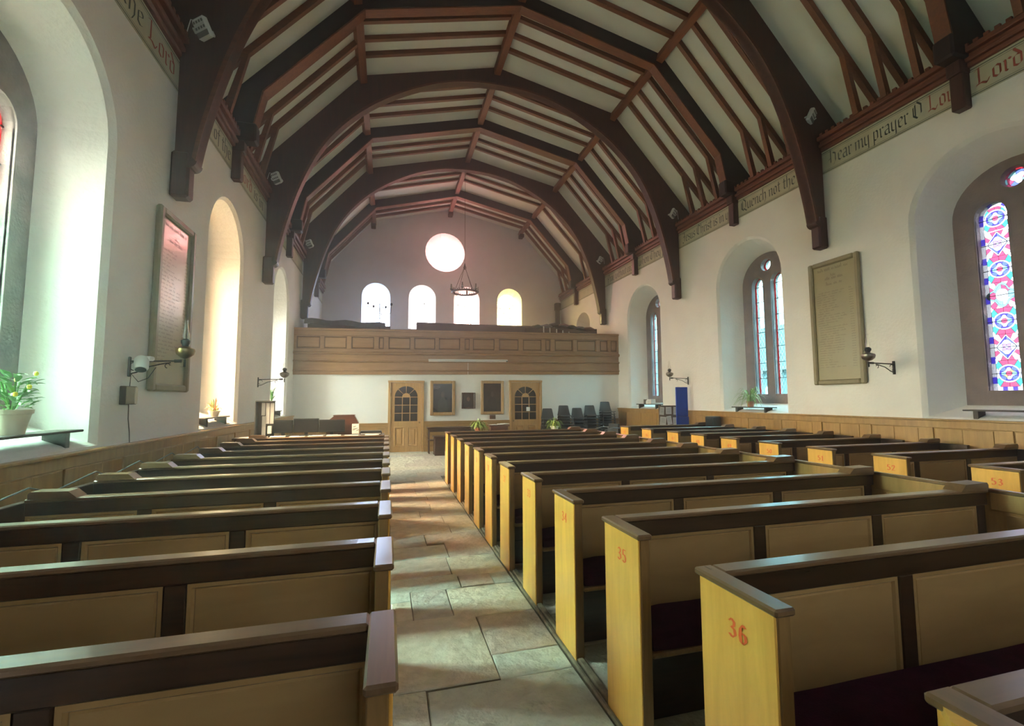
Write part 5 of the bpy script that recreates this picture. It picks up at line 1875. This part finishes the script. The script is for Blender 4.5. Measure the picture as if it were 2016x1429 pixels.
o = mb.build('wall_cable', M['grey_lens'])
tag(o, 'thin grey cable running down the left wall from the small wooden box', 'cable')
mb = MB().tube([(-2.50, 5.95, 2.02), (-2.56, 5.93, 1.90), (-2.66, 5.95, 1.86), (XL + 0.02, 5.97, 1.95), (XL + 0.01, 5.98, 1.81)], 0.004, 6)
o = mb.build('camera_cable', M['iron'])
tag(o, 'thin dark cable looping from the security camera to the small wooden box', 'cable')
# cable sagging along the ends of the left pews
pts = []
for i, y in enumerate(LY[2:8]):
    pts += [(-2.33, y + 0.03, 1.065), (-2.42, y + 0.42, 0.97)]
o = MB().tube(pts, 0.006, 6).build('pew_cable', M['grey_lens'])
tag(o, 'grey cable strung along the wall ends of the left pews', 'cable')

# ------------------------------------------------------------------ floodlights on the trusses
def flood(label, x, y, z, s_):
    t = thing('floodlight', label, 'light', (x, y - 0.165, z), 0, 'white floodlights on the roof trusses')
    h = MB().box(-0.10, 0.10, -0.05, 0.04, -0.13, 0.13, 0.025).build('housing', M['white_metal'], t)
    h.rotation_euler = (0.35, s_ * 0.25, s_ * 0.5)
    for k, z_ in enumerate((0.055, -0.02)):
        g = MB()
        for j in range(4):
            g.box(-0.075 + 0.04 * j, -0.05 + 0.04 * j, -0.054, -0.049, z_, z_ + 0.03)
        g.build('grille', M['grey_lens'], h)
    MB().box(-0.085, 0.085, -0.056, -0.049, -0.115, -0.05, 0.002).build('lens', M['grey_lens'], h)
    MB().box(-0.12, 0.12, -0.01, 0.01, -0.035, -0.015, 0.003).box(-0.12, -0.105, -0.01, 0.07, -0.035, -0.015).box(0.105, 0.12, -0.01, 0.07, -0.035, -0.015).build('yoke', M['white_metal'], t)
    MB().box(-0.12, 0.12, 0.05, 0.075, -0.04, -0.01, 0.003).build('mount', M['white_metal'], t)
    MB().tube([(s_ * 0.06, 0.02, 0.10), (s_ * 0.16, 0.03, 0.12), (s_ * 0.20, 0.06, 0.0), (s_ * 0.22, 0.07, -0.12)], 0.006, 5).build('cable', M['paper'], t)


for (x, y, z, s_, lb) in [(-2.44, 6.72, 6.56, -1, 'white floodlight on the nearest truss foot at upper left'), (-2.52, 11.25, 6.69, -1, 'white floodlight on the second truss foot, left side'),
                          (-2.53, 15.9, 6.72, -1, 'dim white floodlight on the third truss foot, left side'), (7.78, 6.76, 7.06, 1, 'white floodlight on the nearest truss foot at upper right'),
                          (7.82, 11.25, 6.95, 1, 'white floodlight on the second truss foot, right side'), (7.80, 15.9, 6.98, 1, 'white floodlight on the third truss foot, right side')]:
    flood(lb, x, y, z, s_)


# ------------------------------------------------------------------ stands and plants on the sills
def stand(label, X, s_, ya, yb, ztop, zfoot, x0=-0.10, x1=0.22, lean=0.0):
    """plank on two board legs; x offsets measured from the wall face into the bay"""
    t = thing('sill_stand', label, 'stand', (X, 0, 0), 0, 'wooden stands on the window sills')
    a, b = sorted((s_ * x0, s_ * x1))
    MB().box(a, b, ya, yb, ztop - 0.022, ztop, 0.006).build('plank', M['stand_wood'], t)
    L = yb - ya
    for yl in (ya + 0.12 * L, yb - 0.12 * L):
        MB().box(a + 0.02, b - 0.02, yl - 0.03, yl + 0.03, zfoot, ztop - 0.022, 0.005).build('leg', M['stand_wood'], t)
    return t


stand('dark weathered plank stand on the near left window sill', XL, -1, 3.72, 5.26, 1.385, 1.20, 0.0, 0.22)
stand('dark plank stand on the second left window sill under a pot', XL, -1, 8.25, 9.42, 1.375, 1.20, 0.0, 0.22)
stand('small dark plank stand on the farthest left window sill', XL, -1, 12.5, 13.7, 1.375, 1.20, 0.0, 0.22)
stand('dark plank stand on the sill of the stained glass window at right', XR, 1, 3.55, 4.74, 1.475, 1.32, 0.0, 0.20)
stand('dark plank stand on the middle right sill below the spider plant', XR, 1, 8.22, 9.36, 1.455, 1.32, -0.02, 0.20)
stand('dark plank stand on the far right sill carrying small boxes', XR, 1, 12.5, 13.78, 1.485, 1.32, -0.02, 0.20)


def leaf_blade(mb, base, tip, width, droop, n=5, side=None):
    base, tip = Vector(base), Vector(tip)
    d = tip - base
    s_ = side or d.cross(Vector((0, 0, 1)))
    if s_.length < 1e-4: s_ = Vector((1, 0, 0))
    s_ = s_.normalized()
    rows = []
    for i in range(n + 1):
        t = i / n
        p = base + d * t + Vector((0, 0, droop * 4 * t * (1 - t)))
        w_ = width * math.sin(math.pi * (0.12 + 0.86 * t)) * 0.5
        rows.append([p - s_ * w_, p + Vector((0, 0, -w_ * 0.35)), p + s_ * w_])
    v = [q for r_ in rows for q in r_]
    f = []
    for i in range(n):
        for j in range(2):
            f.append((i * 3 + j, i * 3 + j + 1, i * 3 + j + 4, i * 3 + j + 3))
    mb.add(v, f)


def pot(t, r, h, material, z=0.0):
    MB().lathe([(0.0, 0), (r * 0.68, 0), (r * 0.74, h * 0.25), (r * 0.93, h * 0.8), (r * 1.03, h * 0.84), (r * 1.05, h), (r * 0.9, h), (r * 0.86, h * 0.85), (0.0, h * 0.84)], (0, 0, z), 20).build('pot', material, t, True)


# leafy plant with yellow flowers in the nearest left bay
t = thing('potted_shrub', 'leafy green pot plant with yellow flowers at the far left edge', 'plant', (XL - 0.12, 4.56, 1.385))
pot(t, 0.125, 0.20, M['cream_pot'])
r9 = random.Random(3)
mbs = MB()
for k in range(7):
    a = 2 * math.pi * k / 7
    mbs.tube([(0, 0, 0.16), (0.05 * math.cos(a), 0.05 * math.sin(a), 0.3), (0.10 * math.cos(a), 0.10 * math.sin(a), 0.42)], 0.006, 5)
mbs.build('stem', M['leaf'], t)
for k in range(90):
    a, e_ = r9.uniform(0, 6.28), r9.uniform(0, 1)
    rr = 0.17 * math.sqrt(r9.random()) * (1.15 - 0.5 * abs(e_ - .4))
    b = (rr * 0.6 * math.cos(a), rr * 0.6 * math.sin(a), 0.20 + 0.28 * e_)
    tip = (b[0] + 0.085 * math.cos(a + r9.uniform(-.6, .6)), b[1] + 0.085 * math.sin(a + r9.uniform(-.6, .6)), b[2] + r9.uniform(-0.02, 0.06))
    mb = MB()
    leaf_blade(mb, b, tip, 0.042, 0.012, 4)
    mb.build('leaf', M['leaf'], t)
for (a, z) in ((0.6, 0.47), (2.0, 0.42), (-0.9, 0.30), (-0.2, 0.36)):
    mb = MB()
    mb.lathe([(0.0, 0), (0.012, 0.006), (0.017, 0.02), (0.013, 0.034), (0.0, 0.04)], (0.12 * math.cos(a), 0.12 * math.sin(a), z), 10)
    mb.build('flower', M['yellow'], t, True)

# small red-flowered plant, second left bay
t = thing('potted_plant', 'small pale pot with red flowers on the second left window sill', 'plant', (XL - 0.11, 8.95, 1.375))
pot(t, 0.09, 0.10, M['cream_pot'])
for k in range(36):
    a = r9.uniform(0, 6.28)
    L = r9.uniform(0.08, 0.26)
    mb = MB()
    leaf_blade(mb, (0.03 * math.cos(a), 0.03 * math.sin(a), 0.09), (0.6 * L * math.cos(a), L * math.sin(a), 0.10 + r9.uniform(-0.02, 0.24)), 0.018, 0.05)
    mb.build('leaf', M['leaf_pale'] if k % 3 else M['terracotta'], t)
for k in range(8):
    a = 2 * math.pi * k / 8
    MB().lathe([(0.0, 0), (0.02, 0.008), (0.022, 0.022), (0.0, 0.035)], (0.05 * math.cos(a), 0.07 * math.sin(a), 0.11 + 0.01 * (k % 3)), 8).build('flower', M['leaf_red'], t, True)
# thin plant, third left bay
t = thing('potted_plant', 'thin straggling plant on the farthest left window sill', 'plant', (XL - 0.11, 12.95, 1.375))
pot(t, 0.07, 0.11, M['terracotta'])
for k in range(16):
    a = r9.uniform(0, 6.28)
    L = r9.uniform(0.06, 0.16)
    mb = MB()
    leaf_blade(mb, (0.0, 0.0, 0.12 + 0.35 * r9.random()), (L * math.cos(a), L * math.sin(a), 0.25 + 0.40 * r9.random()), 0.03, 0.03)
    mb.build('leaf', M['leaf'], t)
MB().tube([(0, 0, 0.1), (0.01, 0.02, 0.4), (0, 0.03, 0.55)], 0.006, 5).build('stem', M['leaf'], t)
# spider plant, middle right bay
t = thing('spider_plant', 'pale spider plant trailing over the middle right window sill', 'plant', (XR + 0.08, 8.85, 1.455))
pot(t, 0.09, 0.13, M['terracotta'])
for k in range(70):
    a = r9.uniform(0, 6.28)
    L = r9.uniform(0.18, 0.50)
    up = r9.uniform(-0.22, 0.22)
    mb = MB()
    leaf_blade(mb, (0.02 * math.cos(a), 0.02 * math.sin(a), 0.12), (0.42 * L * math.cos(a) - 0.06, L * math.sin(a), 0.13 + up), 0.022, 0.12 + 0.10 * r9.random(), 6)
    mb.build('leaf', M['leaf_pale'], t)
# boxes on the far right sill
t = thing('tissue_box', 'white rounded box on the far right window sill', 'box', (XR + 0.08, 13.05, 1.485))
MB().prism([[(-0.16, 0), (0.16, 0), (0.15, 0.10), (0.06, 0.15), (-0.15, 0.155)]], lambda a, b, d: (d, a, b), -0.08, 0.08).build('case', M['paper'], t)
MB().box(-0.082, 0.0, -0.05, 0.05, 0.02, 0.10).build('label_patch', M['white_metal'], t)
o = MB().box(XR + 0.0, XR + 0.15, 13.24, 13.34, 1.485, 1.63, 0.005).build('book', M['dark_felt'])
tag(o, 'brown upright book beside the white box on the far right sill', 'book')


# ferns behind the last middle pews
def fern(label, x, y, z, lean):
    ts = thing('plant_table', 'slim dark plant table standing under the ' + label.split(' on ')[0], 'table', (x, y, 0), 0, None)
    MB().lathe([(0.0, 0), (0.16, 0), (0.16, 0.03), (0.03, 0.06), (0.025, z - 0.04), (0.14, z - 0.02), (0.14, z - 0.001), (0, z - 0.001)], n=16).build('pedestal', M['dark_wood'], ts, True)
    t = thing('potted_fern', label, 'plant', (x, y, z))
    pot(t, 0.10, 0.12, M['terracotta'] if lean == 0 else M['paper'])
    for k in range(44):
        a = 2 * math.pi * k / 44 + r9.uniform(-.1, .1)
        L = r9.uniform(0.16, 0.27)
        mb = MB()
        up = r9.uniform(-0.02, 0.12)
        base, tip = Vector((0, 0, 0.10)), Vector((L * math.cos(a), L * math.sin(a), 0.10 + up - 0.06))
        side = Vector((-math.sin(a), math.cos(a), 0))
        leaf_blade(mb, base, tip, 0.042, 0.10 + 0.05 * r9.random(), 6, side)
        mb.build('frond', M['leaf_fern'], t)
    for k in range(3):
        a = k * 2.1
        MB().tube([(0, 0, 0.1), (0.03 * math.cos(a), 0.03 * math.sin(a), 0.30)], 0.004, 5).lathe([(0, 0.28), (0.015, 0.29), (0.0, 0.33)], (0.03 * math.cos(a), 0.03 * math.sin(a), 0), 6).build('stalk', M['leaf_pale'], t)


fern('arching green fern on the aisle side behind the last middle pews', 1.99, 10.2, 0.90, 0)
fern('arching fern in a white pot on the right side behind the last middle pews', 3.80, 10.2, 0.90, 1)

# ------------------------------------------------------------------ screens by the right wall
t = thing('display_screen', 'tall bright blue folding screen standing by the right wall', 'screen', (7.78, 10.9, 0), 0)
MB().box(-0.19, 0.19, -0.018, 0.018, 0.42, 1.16, 0.004).build('lower_board', M['blue'], t)
MB().box(-0.19, 0.17, -0.018, 0.018, 1.164, 1.965, 0.004).build('upper_board', M['blue'], t)
for x in (-0.17, 0.16):
    MB().box(x - 0.015, x + 0.015, -0.015, 0.015, 0.0, 0.42, 0.003).build('leg', M['grey_lens'], t)
    MB().box(x - 0.02, x + 0.02, -0.2, 0.2, 0.0, 0.025, 0.004).build('foot', M['grey_lens'], t)
t = thing('notice_board', 'brown notice board covered in white papers beside the blue screen', 'board', (7.58, 11.25, 0), -0.1)
nb_ = MB().box(-0.28, 0.30, 0, 0.03, 0.45, 1.46, 0.006).build('panel', M['dark_felt'], t)
for x in (-0.25, 0.27):
    MB().box(x - 0.02, x + 0.02, 0.03, 0.06, 0.0, 1.40, 0.004).build('leg', M['dark_wood'], t)
    MB().box(x - 0.02, x + 0.02, -0.15, 0.2, 0.0, 0.03, 0.004).build('foot', M['dark_wood'], t)
k = 0
for (x0, z0, w_, h_, a) in ((-0.26, 1.20, 0.13, 0.22, 0.1), (-0.08, 1.22, 0.17, 0.20, 0.0), (0.15, 1.20, 0.13, 0.22, 0.05), (-0.26, 0.90, 0.18, 0.25, 0.08), (-0.05, 0.93, 0.14, 0.24, -0.15), (0.13, 0.90, 0.15, 0.23, 0.0)):
    o = MB().box(-w_ / 2, w_ / 2, -0.004, 0, -h_ / 2, h_ / 2).build('notice', M['paper'], None)
    p = Matrix.Rotation(-0.1, 4, 'Z') @ Vector((x0 + w_ / 2, -0.001, z0 + h_ / 2))
    o.location = (7.58 + p.x, 11.25 + p.y, p.z)
    o.rotation_euler = (0, a, -0.1)
    tag(o, 'white paper on the brown notice board, %s' % ['top left', 'top middle', 'top right', 'bottom left', 'bottom middle', 'bottom right'][k], 'notice', 'papers on the notice board')
    ink = MB()
    for j in range(4):
        zz = h_ / 2 - 0.05 - 0.035 * j
        ink.add([(-w_ * .3, -0.0046, zz), (w_ * .3, -0.0046, zz), (w_ * .3, -0.0046, zz + .006), (-w_ * .3, -0.0046, zz + .006)], [(0, 1, 2, 3)])
    ink.build('print', M['chrome'], o)
    k += 1
t = thing('amplifier', 'small black box with a grey top by the right wall dado', 'box', (7.80, 9.72, 0.0))
MB().box(-0.12, 0.14, -0.14, 0.14, 0.95, 1.20, 0.02).build('case', M['black'], t)
MB().box(-0.11, 0.13, -0.13, 0.13, 1.20, 1.215, 0.004).build('top', M['chrome'], t)
MB().box(-0.03, 0.05, -0.03, 0.03, 0.03, 0.95, 0.004).build('post', M['black'], t)
MB().box(-0.15, 0.17, -0.15, 0.15, 0.0, 0.03, 0.006).build('foot', M['black'], t)

# ------------------------------------------------------------------ outside, seen through the clear glass
lawn = MB().add([(9.2, -40, -0.6), (70, -40, -0.6), (70, 60, -0.6), (9.2, 60, -0.6)], [(0, 1, 2, 3)]).build('ground_lawn', mat('churchyard_grass', (0.02, 0.028, 0.015), 1.0, spec=0.0, var=0.3, scale=0.6))
tag(lawn, 'churchyard grass seen dimly through the clear right windows', 'grass', kind='stuff')
t = thing('house', 'pale slate roofed house outside the clear right windows', 'house', (21.0, 22.0, -0.6))
hw_ = mat('house_render', (0.020, 0.024, 0.024), 1.0, spec=0.0, var=0.1, scale=1)
hr = mat('house_slate', (0.014, 0.018, 0.0185), 1.0, spec=0.0, var=0.2, scale=4)
MB().box(0, 8, -3.0, 16, 0, 3.9).build('wall', hw_, t)
MB().prism([[(-0.4, 3.8), (4, 7.1), (8.4, 3.8)]], lambda a, b, d: (a, d, b), -3.3, 16.3).build('roof', hr, t)
MB().box(3.4, 4.6, -3.0, -2.2, 6.0, 8.0, 0.04).build('chimney', hr, t)
for k in range(4):
    MB().box(-0.03, 0.02, -1.5 + 4 * k, -0.4 + 4 * k, 1.4, 2.9).build('window', M['screen'], t)
